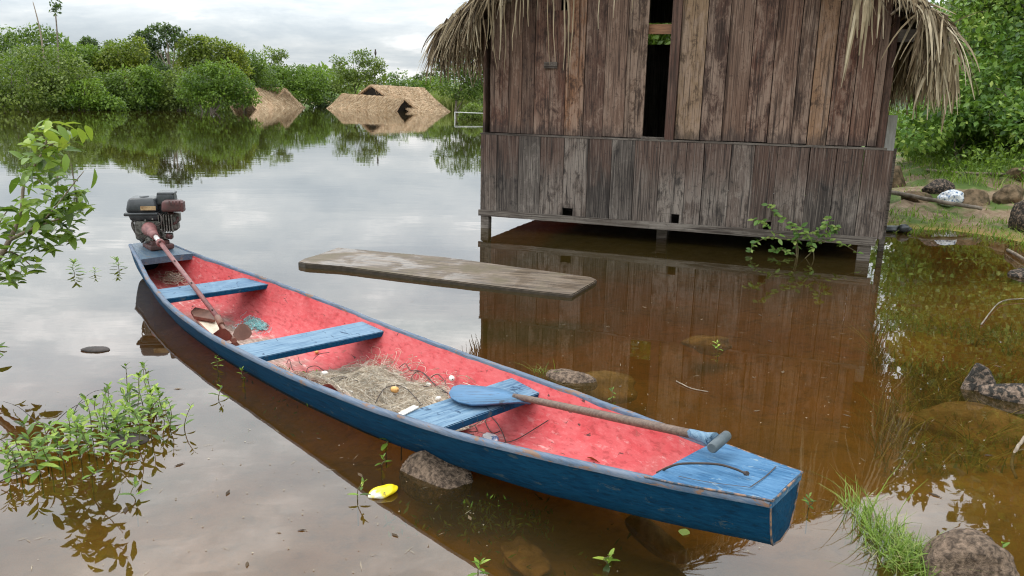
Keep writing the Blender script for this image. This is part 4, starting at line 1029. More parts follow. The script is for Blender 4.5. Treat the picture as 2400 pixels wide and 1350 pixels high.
rock('rock', (2282, 478), (.24, .2, .20), 73, 'rock_red', 'brown sloping boulder right of the white bag', .5, .03, 4, .2, 5, True)
rock('rock', (2368, 468), (.25, .22, .18), 79, 'rock_red', 'tan boulder on the grassy bank at the right edge', .2, .04, 4, .2, 4, True)
rock('rock', (2402, 530), (.26, .26, .30), 83, 'rock_dark', 'large dark boulder with pinkish top at the right shoreline', -.2, .05, 4, .2, 5, True)
rock('rock', (2402, 645), (.14, .12, .08), 89, 'rock_dark', 'small dark rock at the right edge below the shoreline', -.4, .01, 4)
rock('rock', (2150, 470), (.22, .2, .12), 97, 'rock_red', 'small brown rock at the water edge left of the white bag', -.4, .02, 4, .2, 4, True)
rock('rock', (2398, 415), (.25, .22, .16), 101, 'rock_red', 'weathered rock half hidden in grass at the upper right bank', .4, .04, 4, .2, 4, True)
# logs and sticks
def stick(name, P, rad, mat, label, cat='stick', sides=8):
    P = spline(P, 14); mb = MB(); mb.tube(P + R_.normal(size=P.shape) * rad * .12, rad * np.linspace(1, .75, 14), sides); single(mb, name, mat, label, cat, P[0])
stick('pole', [atg(2062, 470, .16), atg(2180, 492, .14), atg(2300, 505, .10)], .035, 'bark', 'long grey pole leaning from the shed corner across the bank', 'pole')
stick('stick', [atg(2170, 402, .03), atg(2260, 410, .03), atg(2372, 413, .03)], .025, 'branch', 'thin pale stick lying on the dirt bank above the boulders')
stick('stick', [at(2362, 586, .02), at(2385, 598, .03), at(2405, 610, .03)], .02, 'branch', 'short pale stick poking out of the shallow water at right')
stick('root', [at(2402, 1025, .03), at(2380, 1055, .0), at(2372, 1090, -.02), at(2382, 1120, -.05)], .009, 'branch', 'thin pale root dipping into the water at the right edge', 'root')
stick('twig', [at(2300, 760, .01), at(2345, 708, .02), at(2402, 700, .02)], .006, 'bark', 'thin forked twig floating in the right shallows', 'twig')
stick('twig', [at(1585, 893, .006), at(1620, 910, .006), at(1660, 918, .006)], .004, 'branch', 'thin curved twig floating amid the shed reflection', 'twig')
mb = MB(); V, F = ico(4); c = atg(2226, 480, .09)
V2 = V * (1 + .16 * vnoise(V * 2.2, 9)[:, None] + .10 * vnoise(V * 5, 10)[:, None] + .05 * vnoise(V * 11, 12)[:, None]) * A3(.18, .14, .12); mb.add(V2 + c, F, .5, 0, True); single(mb, 'plastic_bag', 'printed', 'crumpled white plastic bag among boulders on the bank', 'bag', c)
mb = MB(); V, F = ico(3); c = at(2098, 537, .03); mb.add(V * (1 + .25 * vnoise(V * 2.5, 19)[:, None]) * A3(.24, .10, .045) + c, F, .5, 0, True); mb.add(V * A3(.08, .05, .055) + at(2118, 535, .06), F, .5, 0, True)
single(mb, 'dark_cloth', 'black_plastic', 'dark soaked cloth at the water edge right of the shed', 'cloth', c)
mb = MB(); V, F = ico(3); c = at(224, 819, .004); mb.add(V * (1 + .2 * vnoise(V * 2.5, 29)[:, None]) * A3(.085, .045, .014) + c, F, .5, 0, True); single(mb, 'floating_bark', 'cord', 'black scrap floating alone on the water left of the canoe', 'debris', c)
mb = MB(); V, F = ico(4); c = at(898, 1152, .012); V2 = V * (1 + .14 * vnoise(V * 2.2, 33)[:, None]) * A3(.062, .040, .019); V2[:, 2] += .12 * V2[:, 0]
mb.add(V2 @ np.array([[.93, -.36, 0], [.36, .93, 0], [0, 0, 1]]).T + c, F, .5, 0, True)
m, n = new_mat('yellow_white_plastic'); f_ = n.noise(objc(n), 18, 4); sz_ = n.add('ShaderNodeSeparateXYZ', {0: objc(n)}).outputs[1]
c_ = n.mix(n.ramp(n.math('ADD', n.math('MULTIPLY', sz_, 6), f_), [(.25, 0.0), (.36, 1.0)]), (.70, .68, .58), (.78, .60, .012)); c_ = n.mix(n.ramp(f_, [(.63, 0.0), (.66, .8)]), c_, (.06, .05, .03)); finish(n, c_, .35, .5); M['yellow'] = m
single(mb, 'yellow_litter', 'yellow', 'bright yellow and white piece of litter floating beside the brown boulder', 'litter', c)
mb = MB(); big_leaves(mb, [at(1600, 1255, .004)], [A3(.4, .9, .05)], [A3(0, 0, 1)], .055, .045, .95, 0, .05, .02)
single(mb, 'fallen_leaf', 'leaf_weed', 'single pale yellow-green leaf floating under the canoe bow', 'leaf', at(1605, 1245, 0))
# ------------------------------------------------------------------ plants in and by the water
def sprig(base, h, lean, npair, ll, name='water_weed', label='', grp=None, mat='leaf_weed', cat='water plant', roll=None):
    """one upright stem with opposite pointed leaves"""
    base = np.asarray(base, float); top = base + A3(lean[0], lean[1], h)
    P = spline([base - A3(0, 0, .12), base, base + (top - base) * .55 + A3(*R_.normal(size=2) * .012, 0), top], 10)
    mb = MB(); mb.tube(P, np.linspace(.0032, .0014, 10), 5, .5, 1)
    a0 = R_.random() * 3.14; LB, LD, LN, LL = [], [], [], []
    for k in range(npair):
        f = (k + .6) / npair; p = base + (top - base) * f; ang = a0 + k * 1.57 + R_.normal() * .25
        for sg in (0, math.pi):
            el = .15 + .5 * f + R_.normal() * .22
            d = A3(math.cos(ang + sg) * math.cos(el), math.sin(ang + sg) * math.cos(el), math.sin(el))
            LB.append(p); LD.append(d); LN.append(A3(-d[0] * .5, -d[1] * .5, 1)); LL.append(ll * (1.1 - .45 * f) * R_.uniform(.75, 1.15))
    for k in range(3):
        ang = R_.random() * 6.28; d = A3(math.cos(ang) * .5, math.sin(ang) * .5, .8); LB.append(top); LD.append(d); LN.append(A3(-d[0], -d[1], .6)); LL.append(ll * .5)
    LL = np.array(LL)
    big_leaves(mb, LB, LD, LN, LL, LL * .36, np.clip(R_.normal(.5, .3, len(LL)), 0, 1), 0, .25, .1)
    return single(mb, name, [mat, 'stem'], label, cat, base, grp)
G_ = 'sprigs of the leafy water weed patch at lower left'
L_ = 'light green pointed-leaf sprig in the dense weed patch at lower left'
pts = [(215, 985), (250, 965), (268, 940), (290, 955), (300, 930), (322, 950), (335, 925), (352, 915), (365, 945), (385, 960), (400, 975), (340, 985), (310, 995), (280, 1000), (240, 1010), (205, 1020), (180, 1000), (165, 1025), (135, 1030), (110, 1045), (120, 1070), (85, 1060), (60, 1068), (35, 1062), (18, 1085), (50, 1090), (150, 1060), (190, 1050), (225, 1045), (262, 1042), (300, 1035), (325, 1020), (355, 1000), (95, 1085), (345, 955), (275, 975), (230, 960), (318, 970), (372, 925), (258, 1000)]
for k, (x, y) in enumerate(pts):
    sprig(at(x, y + 26, 0), R_.uniform(.10, .22) * (1.15 if y < 960 else .85), R_.normal(size=2) * .03, int(R_.integers(4, 7)), R_.uniform(.05, .10), label=L_, grp=G_)
G2 = None
for (x, y, h, ll, npair, lab) in [
    (432, 1005, .12, .05, 3, 'small weed sprig standing just right of the weed patch'),
    (318, 1172, .055, .075, 2, 'lone weed sprig with two leaves low in the water below the weed patch'),
    (215, 1115, .03, .075, 2, 'flat weed sprig spread on the water under the weed patch'),
    (282, 1095, .07, .085, 2, 'pale broad-leafed weed sprig at the lower edge of the weed patch'),
    (342, 872, .045, .05, 2, 'tiny weed tip above the weed patch'),
    (398, 1005, .13, .05, 3, 'slim weed sprig at the right edge of the weed patch'),
    (175, 640, .10, .09, 7, 'low floating weed tuft between the bush and the canoe stern'),
    (222, 642, .05, .06, 4, 'tiny floating weed next to the low tuft near the bush'),
    (278, 628, .09, .085, 6, 'weed sprig in the water just left of the canoe stern'),
    (510, 862, .07, .05, 3, 'bright weed sprig beside the canoe side near the middle thwart'),
    (572, 890, .06, .05, 3, 'dark-shaded weed sprig touching the canoe side'),
    (512, 935, .06, .06, 2, 'weed sprig at the edge of the canoe reflection'),
    (905, 1042, .02, .07, 2, 'small weed leaf by the canoe hull left of the boulder'),
    (895, 1090, .04, .05, 2, 'weed sprig standing in the brown water left of the boulder'),
    (838, 1172, .08, .055, 2, 'two-leaf weed sprig beside the yellow litter'),
    (1683, 822, .06, .05, 3, 'pale green seedling in the middle of the shed reflection'),
    (1432, 940, .07, .04, 2, 'thin weed shoot behind the canoe right of the pale low rock'),
    (1895, 1190, .05, .045, 3, 'small green sprig right of the canoe bow'),
    (2335, 1345, .12, .06, 3, 'green sprig in front of the boulder at bottom right'),
    (1425, 1325, .06, .06, 3, 'green sprig in the shallow water at the bottom edge under the bow'),
    (1120, 1350, .05, .05, 3, 'green sprig at the very bottom edge of the water')]:
    sprig(at(x, y, 0), h, R_.normal(size=2) * .015, npair, ll, label=lab)
# dark submerged leaf slab inside the weed patch and long arching blades
mb = MB(); V, F = ico(3); c = at(295, 1032, .0); mb.add(V * A3(.11, .07, .02) + c, F, .5, 0, True); single(mb, 'dead_leaf', 'cord', 'large blackened leaf lying inside the weed patch', 'leaf', c)
for P in ([(95, 998), (70, 975), (40, 952), (8, 941)], [(130, 990), (160, 962), (200, 940), (235, 927)], [(170, 975), (185, 945), (215, 920), (245, 912)], [(0, 1128), (30, 1115), (60, 1106)]):
    mb = MB(); Q = spline([at(x, y, .02 + .03 * k) for k, (x, y) in enumerate(P)], 14); mb.tube(Q, np.linspace(.003, .001, 14), 4)
    single(mb, 'dry_stalk', 'cord', 'thin dark dry stalk arching out of the weed patch at lower left', 'stalk', Q[0], 'dry stalks in the weed patch')

# bush at the left edge
YB = 4.75
bush = Thing('bush', 'bright leafy bush branch reaching in from the left edge over the water', 'bush', A3(-3.6, YB, -.1))
mb = MB(); tips = []
def limb(P, r0, r1, dy=0.0, dy1=None):
    dy1 = dy if dy1 is None else dy1; n_ = len(P)
    Q = spline([aty(x, y, YB + dy + (dy1 - dy) * k / (n_ - 1)) for k, (x, y) in enumerate(P)], 16)
    mb.tube(Q, np.linspace(r0, r1, 16), 7); return Q
limb([(-150, 760), (-60, 680), (0, 600), (22, 563), (38, 530), (50, 498), (54, 450), (58, 420)], .022, .006)
limb([(50, 498), (56, 430), (80, 390), (105, 345), (112, 300)], .010, .003)
limb([(105, 345), (150, 325), (185, 312)], .005, .002)
limb([(22, 563), (50, 548), (90, 530), (140, 512)], .013, .005, 0, -.1)
limb([(90, 530), (130, 485), (165, 440), (196, 402)], .006, .002, -.05, -.15)
limb([(58, 420), (85, 418), (105, 440), (125, 450)], .005, .002)
limb([(0, 600), (20, 590), (45, 600), (70, 620)], .008, .003, 0, .1)
limb([(-60, 680), (-20, 640), (20, 630), (50, 640)], .010, .003, .1, .15)
limb([(-60, 640), (-20, 570), (0, 520), (20, 490)], .010, .003, .1, .1)
bush.part(mb, 'branches', 'branch')
spots = [(112, 292, 26, 9), (150, 315, 24, 6), (190, 312, 26, 5), (100, 335, 36, 16), (75, 370, 34, 14), (130, 352, 34, 11), (105, 400, 38, 14), (60, 430, 28, 9), (150, 395, 18, 2), (125, 440, 26, 9), (175, 435, 24, 6), (200, 446, 26, 5), (165, 470, 36, 14), (130, 490, 40, 20), (185, 490, 24, 9), (90, 505, 42, 20), (45, 490, 36, 12), (10, 500, 30, 9), (140, 530, 36, 15), (175, 552, 22, 6), (90, 555, 40, 15), (40, 545, 28, 6), (20, 520, 25, 8), (105, 580, 22, 8), (60, 600, 34, 11), (20, 610, 34, 12), (40, 640, 34, 11), (75, 628, 20, 4), (30, 655, 18, 4), (-10, 640, 40, 9), (-30, 560, 40, 9), (5, 822, 14, 3)]
LB, LD, LN = [], [], []
for x, y, rad, cnt in spots:
    for k in range(int(cnt * 1.35)):
        p = aty(x + R_.normal() * rad * .62, y + R_.normal() * rad * .5, YB + R_.normal() * .13)
        a = R_.random() * 6.28; el = R_.normal(.05, .45)
        d = A3(math.cos(a) * math.cos(el), math.sin(a) * math.cos(el), math.sin(el)); 
        LB.append(p - d * .05); LD.append(d); LN.append(A3(*R_.normal(size=2) * .45, 1))
LL = R_.uniform(.075, .14, len(LB)); yy = np.array([p[2] for p in LB])
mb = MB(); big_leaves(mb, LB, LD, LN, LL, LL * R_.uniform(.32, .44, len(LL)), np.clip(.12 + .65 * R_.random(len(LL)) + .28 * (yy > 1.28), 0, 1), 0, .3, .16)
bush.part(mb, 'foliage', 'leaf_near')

# vine climbing at the foot of the shed
vine = Thing('vine_plant', 'straggling light green vine growing out of the water against the shed foot', 'plant', SP(3.35, -.1, 0))
mb = MB(); LB, LD, LN = [], [], []
def vl(P, dd, r0=.005):
    Q = spline([onplane(x, y, SP(0, d, 0), SN) for (x, y), d in zip(P, dd)], 22); mb.tube(Q, np.linspace(r0, .0018, 22), 5); return Q
root = (1868, 622)
paths = [[root, (1868, 585), (1862, 545), (1840, 520), (1815, 500), (1800, 480)], [root, (1868, 570), (1830, 560), (1790, 560), (1765, 575), (1760, 592)], [root, (1905, 585), (1895, 555), (1875, 530), (1868, 545)],
         [(1900, 640), (1908, 600), (1900, 570), (1930, 565), (1960, 568), (1990, 580), (2010, 592)], [root, (1868, 560), (1900, 545), (1935, 535), (1945, 510)], [(1868, 560), (1810, 545), (1795, 520), (1765, 515)], [(1900, 570), (1940, 545), (1960, 530)], [(1868, 600), (1845, 590), (1820, 585), (1800, 590)]]
for P in paths:
    Q = vl(P, np.linspace(-.12, -.10 - .12 * R_.random(), len(P)))
    for k in range(5, 22):
        if R_.random() < .75:
            for _ in range(2):
                a = R_.random() * 6.28; d = A3(math.cos(a), math.sin(a) * .7 - .2, R_.normal(0, .4)); LB.append(Q[k]); LD.append(d); LN.append(A3(0, -.7, .8) + R_.normal(size=3) * .4)
vine.part(mb, 'stems', 'stem')
LL = R_.uniform(.04, .085, len(LB)); mb = MB(); big_leaves(mb, LB, LD, LN, LL, LL * .5, R_.random(len(LL)), 0, .2, .12); vine.part(mb, 'foliage', 'leaf_vine')

# grass tufts
def tuft(name, pts, n_, H, W, label, mat='grass', spread=.05, lean=.45, kind=None, cat='grass tuft', bias=(0, 0)):
    P = np.concatenate([np.array([at(x, y, 0)] * n_) + np.c_[R_.normal(size=(n_, 2)) * spread, np.full(n_, -.04)] for x, y in pts]); m_ = len(P)
    mb = MB(); h = R_.uniform(H[0], H[1], m_); h[R_.random(m_) < .06] *= 1.8
    lv = np.c_[R_.normal(size=(m_, 2)) * lean + np.array(bias), np.zeros(m_)]
    blades(mb, P, h, R_.uniform(*W, m_), lv, R_.random(m_), 0, 4, .6)
    if kind: return tag(mb.build(name, mat), kind=kind)
    return single(mb, name, mat, label, cat, at(*pts[0], 0))
tuft('grass_tuft', [(2010, 1190), (2035, 1215), (2070, 1240)], 50, (.07, .17), (.003, .006), 'tall thin grass blades at the left end of the grass beside the bottom right boulder', spread=.035, bias=(-.15, .1))
tuft('grass_tuft', [(2065, 1265), (2100, 1275), (2130, 1295), (2155, 1310), (2110, 1315), (2150, 1285), (2085, 1290), (2175, 1320), (2060, 1250)], 110, (.04, .10), (.0035, .007), 'thick bright green grass tuft growing beside the bottom right boulder', spread=.045, lean=.7)
tuft('grass_tuft', [(2120, 1345), (2160, 1350)], 50, (.06, .13), (.003, .007), 'grass clump at the bottom edge in front of the bottom right boulder', spread=.04, lean=.7)
tuft('grass_tuft', [(1268, 872)], 40, (.05, .12), (.002, .004), 'wispy dry grass poking from the water behind the canoe', spread=.03, lean=.5)
# submerged grass in the right shallows and weeds under the bow
mb = MB()
def scatter_px(n_, xr, yr, z=0.0): return np.array([at(x, y, z) for x, y in zip(R_.uniform(*xr, n_), R_.uniform(*yr, n_))])
P = np.concatenate([scatter_px(2600, (2050, 2420), (560, 820)), scatter_px(900, (2100, 2420), (820, 900)), scatter_px(500, (2060, 2420), (900, 1050))])
dep = ground_z(P[:, 0], P[:, 1]); ok = shore_d(P[:, 0], P[:, 1]) < .2; keep = vnoise(P * A3(1.6, 1.6, 0), 77) > -.25; ok &= keep
P = P[ok]; dep = dep[ok]; P[:, 2] = np.minimum(dep, -.02); m_ = len(P)
hgt = np.clip(-P[:, 2] + R_.uniform(-.09, .018, m_), .03, .3)
blades(mb, P, hgt, R_.uniform(.006, .014, m_), np.c_[R_.normal(size=(m_, 2)) * 1.0, np.zeros(m_)], R_.random(m_), 0, 3, .3)
tag(mb.build('submerged_grass', 'grass_olive'), kind='stuff')
mb = MB(); P = np.concatenate([scatter_px(240, (1080, 1290), (1150, 1230)), scatter_px(120, (900, 1150), (1160, 1220)), scatter_px(90, (430, 800), (850, 1010)), scatter_px(60, (1100, 1500), (1180, 1340))]); P[:, 2] = -.05 + R_.normal(size=len(P)) * .02; m_ = len(P)
leaves(mb, P, rand_dirs(m_), A3(0, 0, 1) + R_.normal(size=(m_, 3)) * .4, R_.uniform(.02, .045, m_), R_.uniform(.006, .014, m_), R_.random(m_) * .8)
tag(mb.build('submerged_weeds', 'leaf_weed'), kind='stuff')
# flecks and straws floating on the water
mb = MB()
P = np.concatenate([scatter_px(260, (0, 1150), (900, 1350)), scatter_px(190, (1150, 2100), (700, 1000)), scatter_px(90, (1250, 1950), (560, 700)), scatter_px(90, (1900, 2400), (700, 1300)), scatter_px(50, (450, 1100), (560, 900)), scatter_px(70, (1400, 1800), (1230, 1345))])
ok = np.array([abs((p - BS) @ BY) > hb(np.clip((p - BS) @ BX, 0, 6.1)) + .03 or not (-.2 < (p - BS) @ BX < 6.3) for p in P]); P = P[ok]
P = P[[not ((-2.4 < p[0] < .9) and 6.2 < p[1] < 8.4) for p in P]]; P[:, 2] = .003; m_ = len(P); D = rand_dirs(m_); D[:, 2] = 0
ln = np.where(R_.random(m_) < .3, R_.uniform(.02, .07, m_), R_.uniform(.004, .011, m_)); wd = np.where(ln > .015, np.where(R_.random(m_) < .25, ln * .35, .0022), ln * .7)
leaves(mb, P, D, np.tile(A3(0, 0, 1), (m_, 1)), ln, wd, np.where((wd > .006) & (ln > .015), R_.random(m_) * .4, R_.random(m_) * .4 + .6))
tag(mb.build('floating_flecks', 'straw'), kind='stuff')
# bank grass and herbs right of the shed
mb = MB()
P = np.stack([R_.uniform(4.3, 16, 46000), R_.uniform(9.0, 24, 46000), np.zeros(46000)], 1)
d_ = shore_d(P[:, 0], P[:, 1]); nz = vnoise(P * A3(1.1, 1.1, 0), 21)
dens = np.where(d_ < .9, .85, np.where(d_ < 2.1, np.where(nz > .12, .7, .08), 1.0)); dens = np.where((d_ < .9) & (nz < -.15), .1, dens)
dist = P[:, 1]
ok = (d_ > -.35) & (R_.random(len(P)) < dens) & (P[:, 0] / P[:, 1] < .78) & (P[:, 0] / P[:, 1] > .36); P = P[ok]; d_ = d_[ok]; P[:, 2] = ground_z(P[:, 0], P[:, 1]) - .01; m_ = len(P)
blades(mb, P, np.where(d_ > 2.1, R_.uniform(.10, .30, m_), R_.uniform(.05, .16, m_)), R_.uniform(.010, .022, m_), np.c_[R_.normal(size=(m_, 2)) * .6, np.zeros(m_)], np.clip(R_.normal(.45, .25, m_), 0, 1), 0, 2, .6)
tag(mb.build('bank_grass', 'grass'), kind='stuff')
mb = MB(); ok = d_ > 2.3; Q = P[ok]; Q = np.repeat(Q, 2, 0) + R_.normal(size=(len(Q) * 2, 3)) * .1; Q[:, 2] += R_.uniform(.02, .35, len(Q)); m_ = len(Q)
leaves(mb, Q, rand_dirs(m_, .2), A3(0, -.3, 1) + R_.normal(size=(m_, 3)) * .5, R_.uniform(.05, .11, m_), R_.uniform(.025, .05, m_), R_.random(m_))
tag(mb.build('bank_herbs', 'f_lime'), kind='stuff')

# ------------------------------------------------------------------ trees and shrubs
def crown_points(n_, blobs, shell=.55):
    """points in ellipsoid clumps, denser near each clump's skin; returns points and outward normals"""
    vol = np.array([b[3] * b[4] * b[5] for b in blobs]) ** .72; pr = vol / vol.sum()
    k = R_.choice(len(blobs), n_, p=pr); B = np.array(blobs)[k]
    d = rand_dirs(n_); r = np.clip(1 - np.abs(R_.normal(0, .30, n_)), 0, 1) ** .6
    lump = 1 + .22 * vnoise(d * 2.3 + B[:, :3] * 1.7, 5)
    return B[:, :3] + d * B[:, 3:6] * (r * lump)[:, None], d, k
def tree(name, label, cat, base, blobs, mat, n_, leaf, trunk=True, grp=None, tr=.12, limbs=6, bark='bark', airy=0.0):
    base = np.asarray(base, float); T = Thing(name, label, cat, base, 0, grp)
    ex = []
    for b in blobs:                                                                     # ragged outline: smaller clumps that stick out
        for _ in range(5):
            dd = rand_dirs(1, .25)[0]; f_ = R_.uniform(.22, .42); ex.append([b[0] + dd[0] * b[3] * R_.uniform(.75, 1.15), b[1] + dd[1] * b[4] * .8, b[2] + dd[2] * b[5] * R_.uniform(.8, 1.15), b[3] * f_, b[4] * f_, b[5] * f_])
    crown_b = blobs + ex
    P, d, k = crown_points(n_, crown_b)
    if airy:
        keep = vnoise(P * (1.6 / leaf * .22), 31) > -.55 + airy; P, d, k = P[keep], d[keep], k[keep]
    m_ = len(P); ok = P[:, 2] > ground_z(P[:, 0], P[:, 1]).clip(0) + .03; P, d, k = P[ok], d[ok], k[ok]; m_ = len(P)
    tone = R_.uniform(-.30, .30, len(crown_b))[k]
    mb = MB(); D = unit(d * .6 + R_.normal(size=(m_, 3)) * .8 - A3(0, 0, .25)); N = unit(d * .5 + A3(0, 0, .8) + R_.normal(size=(m_, 3)) * .5)
    L = leaf * R_.uniform(.6, 1.35, m_)
    leaves(mb, P, D, N, L, L * R_.uniform(.45, .7, m_), np.clip(.5 + tone + R_.normal(0, .2, m_), 0, 1), 0, .08)
    T.part(mb, 'crown', mat)
    if trunk:
        mb = MB(); B = np.array(blobs); c = B[:, :3].mean(0); top = A3(c[0], c[1], B[:, 2].mean() * .95)
        P = spline([base - A3(0, 0, 1.0), base, base + (top - base) * .5 + A3(*R_.normal(size=2) * .08 * (top[2] - base[2]), 0), top], 12); mb.tube(P, np.linspace(tr, tr * .45, 12), 8)
        for b in B[np.argsort(-B[:, 3])][:limbs]:
            s0 = P[int(R_.integers(4, 9))]; e = b[:3] + A3(0, 0, .3 * b[5]); mb.tube(spline([s0, s0 + (e - s0) * .5 + A3(*R_.normal(size=2) * .1, .15 * np.linalg.norm(e - s0)), e], 8), np.linspace(tr * .5, tr * .12, 8), 6)
        T.part(mb, 'trunk', bark)
    return T
def px_blob(x, y, rx, ry, Y, dy=0.0):
    c = aty(x, y, Y + dy); s = Y / 1800.0; return [c[0], c[1], c[2], rx * s, max(rx * s * .75, .4), ry * s]
def far_tree(name, label, Y, blobs, mat, n_=6500, leaf=.22, grp='trees standing in the flooded far bank', base_x=None, **kw):
    B = [px_blob(*b[:4], Y, (b[4] if len(b) > 4 else 0)) for b in blobs]
    bx = aty(base_x if base_x is not None else blobs[0][0], 250, Y); base = A3(bx[0], bx[1], max(-.8, float(ground_z(bx[0], bx[1]))))
    return tree(name, label, 'tree' if 'tree' in name else 'shrub', base, B, 'f_' + mat, n_, leaf, True, grp, **kw)
FT = far_tree
FT('flooded_shrub', 'olive green shrub at the far left edge of the flooded bank', 56, [(30, 180, 75, 62), (-50, 190, 70, 60), (95, 205, 60, 50), (40, 232, 80, 28), (-20, 235, 70, 25)], 'olive', 6500, .24)
FT('flooded_shrub', 'broad brownish-olive shrub left of centre of the far bank', 58, [(140, 185, 62, 55), (190, 195, 45, 55), (110, 160, 48, 42), (165, 228, 70, 28)], 'olive', 6000, .22)
FT('forest_tree', 'dark-topped tree behind the olive shrub at far left', 74, [(50, 120, 55, 42), (95, 108, 48, 34), (10, 130, 50, 45), (130, 125, 40, 35)], 'green', 5200, .28)
FT('forest_tree', 'dark round-crowned tree peeking over the far left bank', 92, [(207, 108, 23, 17), (205, 128, 30, 26)], 'dark', 2600, .26)
FT('forest_tree', 'mid green tree left of the tall open tree', 70, [(225, 160, 50, 50), (185, 140, 40, 35), (255, 190, 45, 50)], 'green', 5200, .27)
FT('forest_tree', 'yellowish green tree with a light crown left of the tall open tree', 69, [(280, 135, 38, 34), (262, 160, 40, 40), (320, 128, 30, 30), (300, 170, 40, 40)], 'yellow', 5000, .25)
FT('flooded_shrub', 'deep green shrub below the yellowish tree on the far bank', 60, [(250, 215, 52, 40), (220, 232, 45, 22), (300, 205, 42, 45), (290, 238, 45, 18)], 'green', 5500, .22)
FT('tall_open_tree', 'tallest far tree, open dark crown with pale bare branches', 73, [(370, 88, 32, 24), (340, 100, 26, 20), (402, 92, 30, 22), (430, 105, 24, 18), (355, 128, 32, 22), (392, 130, 34, 24), (325, 85, 14, 10), (382, 64, 18, 9), (412, 76, 18, 8), (440, 76, 12, 6), (370, 160, 44, 28)], 'dark', 5200, .26, base_x=385, limbs=10, bark='branch', airy=.32)
FT('forest_tree', 'large yellow-green domed tree right of the tall open tree', 72, [(495, 120, 50, 30), (455, 125, 40, 32), (540, 135, 34, 28), (500, 150, 62, 34), (470, 95, 18, 10), (565, 165, 24, 28)], 'yellow', 6800, .26)
FT('flooded_shrub', 'bright green shrub at the water below the tall open tree', 61, [(345, 190, 32, 32), (320, 232, 36, 24), (350, 225, 26, 26)], 'lime', 4600, .22)
FT('flooded_shrub', 'dark green shrub in the shade under the tall open tree', 64, [(390, 205, 38, 42), (420, 225, 40, 30), (365, 240, 30, 18)], 'dark', 4600, .22)
FT('flooded_shrub', 'fresh green shrub in front of the left thatched roof', 60, [(480, 190, 48, 38), (530, 185, 42, 36), (560, 205, 34, 30), (500, 222, 52, 24), (572, 218, 30, 20), (590, 232, 22, 13), (560, 236, 30, 14), (450, 215, 35, 30)], 'lime', 7500, .21)
FT('forest_tree', 'spindly light tree above the left thatched roof', 84, [(620, 135, 34, 22), (655, 128, 20, 10), (600, 150, 28, 24), (640, 165, 34, 28), (665, 122, 9, 6)], 'olive', 3000, .24, airy=.25)
FT('forest_tree', 'bright green bushy tree between the two thatched roofs', 82, [(690, 190, 40, 32), (725, 200, 38, 32), (660, 190, 36, 30), (750, 215, 24, 22), (700, 222, 52, 22), (640, 185, 30, 30)], 'lime', 6500, .26)
FT('forest_tree', 'round dark-olive tree behind the right thatched roofs', 88, [(835, 160, 42, 34), (800, 180, 30, 34), (870, 175, 32, 34), (835, 205, 62, 26), (825, 128, 14, 10), (785, 140, 12, 8), (892, 160, 14, 10), (850, 135, 26, 14)], 'olive', 6000, .26, airy=.1)
FT('forest_tree', 'thin pale tree right of the round dark-olive tree', 96, [(930, 178, 22, 12), (915, 195, 30, 18), (945, 200, 28, 18)], 'lime', 2200, .26, airy=.25)
FT('forest_tree', 'dark far tree seen just left of the shed thatch', 104, [(1000, 188, 26, 18), (1030, 200, 26, 20), (985, 205, 24, 16)], 'dark', 2600, .3)
FT('forest_tree', 'dense tree behind the left eave of the shed', 76, [(1065, 150, 40, 34), (1110, 160, 40, 40), (1085, 190, 60, 40), (1130, 205, 40, 40)], 'green', 4500, .28)
FT('flooded_shrub', 'dark shrub between the two roofs by the distant water', 86, [(760, 240, 22, 14), (740, 235, 20, 16)], 'dark', 1800, .22)
FT('forest_tree', 'mid green tree filling the bank behind the far left shrubs', 68, [(120, 150, 50, 34), (175, 165, 45, 36), (60, 150, 50, 30), (150, 120, 30, 18)], 'green', 5000, .25)
FT('forest_tree', 'olive tree right behind the yellowish tree on the far bank', 78, [(300, 150, 45, 45), (340, 150, 40, 36), (265, 118, 26, 20)], 'olive', 4600, .26)
FT('forest_tree', 'green tree between the domed tree and the spindly tree', 76, [(575, 165, 40, 40), (610, 185, 40, 34), (550, 150, 30, 24), (590, 205, 40, 30)], 'green', 5000, .26)
FT('flooded_shrub', 'low olive shrub at the waterline left of the fresh green shrub', 62, [(425, 205, 40, 34), (400, 235, 40, 20), (440, 238, 34, 16), (370, 238, 30, 16)], 'olive', 4600, .21)
FT('flooded_shrub', 'low green shrub at the waterline in the middle of the left bank', 57, [(170, 238, 46, 18), (215, 240, 40, 16), (255, 240, 36, 14), (205, 215, 40, 26)], 'lime', 4600, .2)
FT('forest_tree', 'dark green tree by the narrow strip of distant water', 90, [(745, 205, 32, 30), (770, 215, 22, 20), (720, 180, 26, 22)], 'green', 3600, .27)
FT('forest_tree', 'light green tree line behind the rear thatched roof', 98, [(960, 205, 40, 18), (1000, 215, 40, 18), (925, 212, 40, 14), (1040, 205, 40, 24)], 'lime', 4200, .28)
for k_, (x_, y_, w_) in enumerate([(20, 135, 70), (120, 145, 60), (210, 150, 60), (300, 150, 55), (410, 130, 60), (480, 135, 60), (545, 160, 55), (640, 180, 50)]):
    FT('forest_tree', ['green background tree at the far left edge of the bank', 'green background tree behind the thin palm-like trunk', 'background tree under the small dark round crown', 'background tree left of the tallest open tree', 'background tree closing the gap behind the tallest open tree', 'background tree behind the yellow-green dome', 'background tree right of the yellow-green dome', 'background tree behind the left thatched roof'][k_], 88, [(x_, y_ + 30, w_, 40), (x_ - w_ * .5, y_ + 45, w_ * .7, 40), (x_ + w_ * .5, y_ + 40, w_ * .7, 40), (x_, y_ + 80, w_ * 1.1, 40)], ['green', 'olive', 'dark'][k_ % 3], 4200, .27)
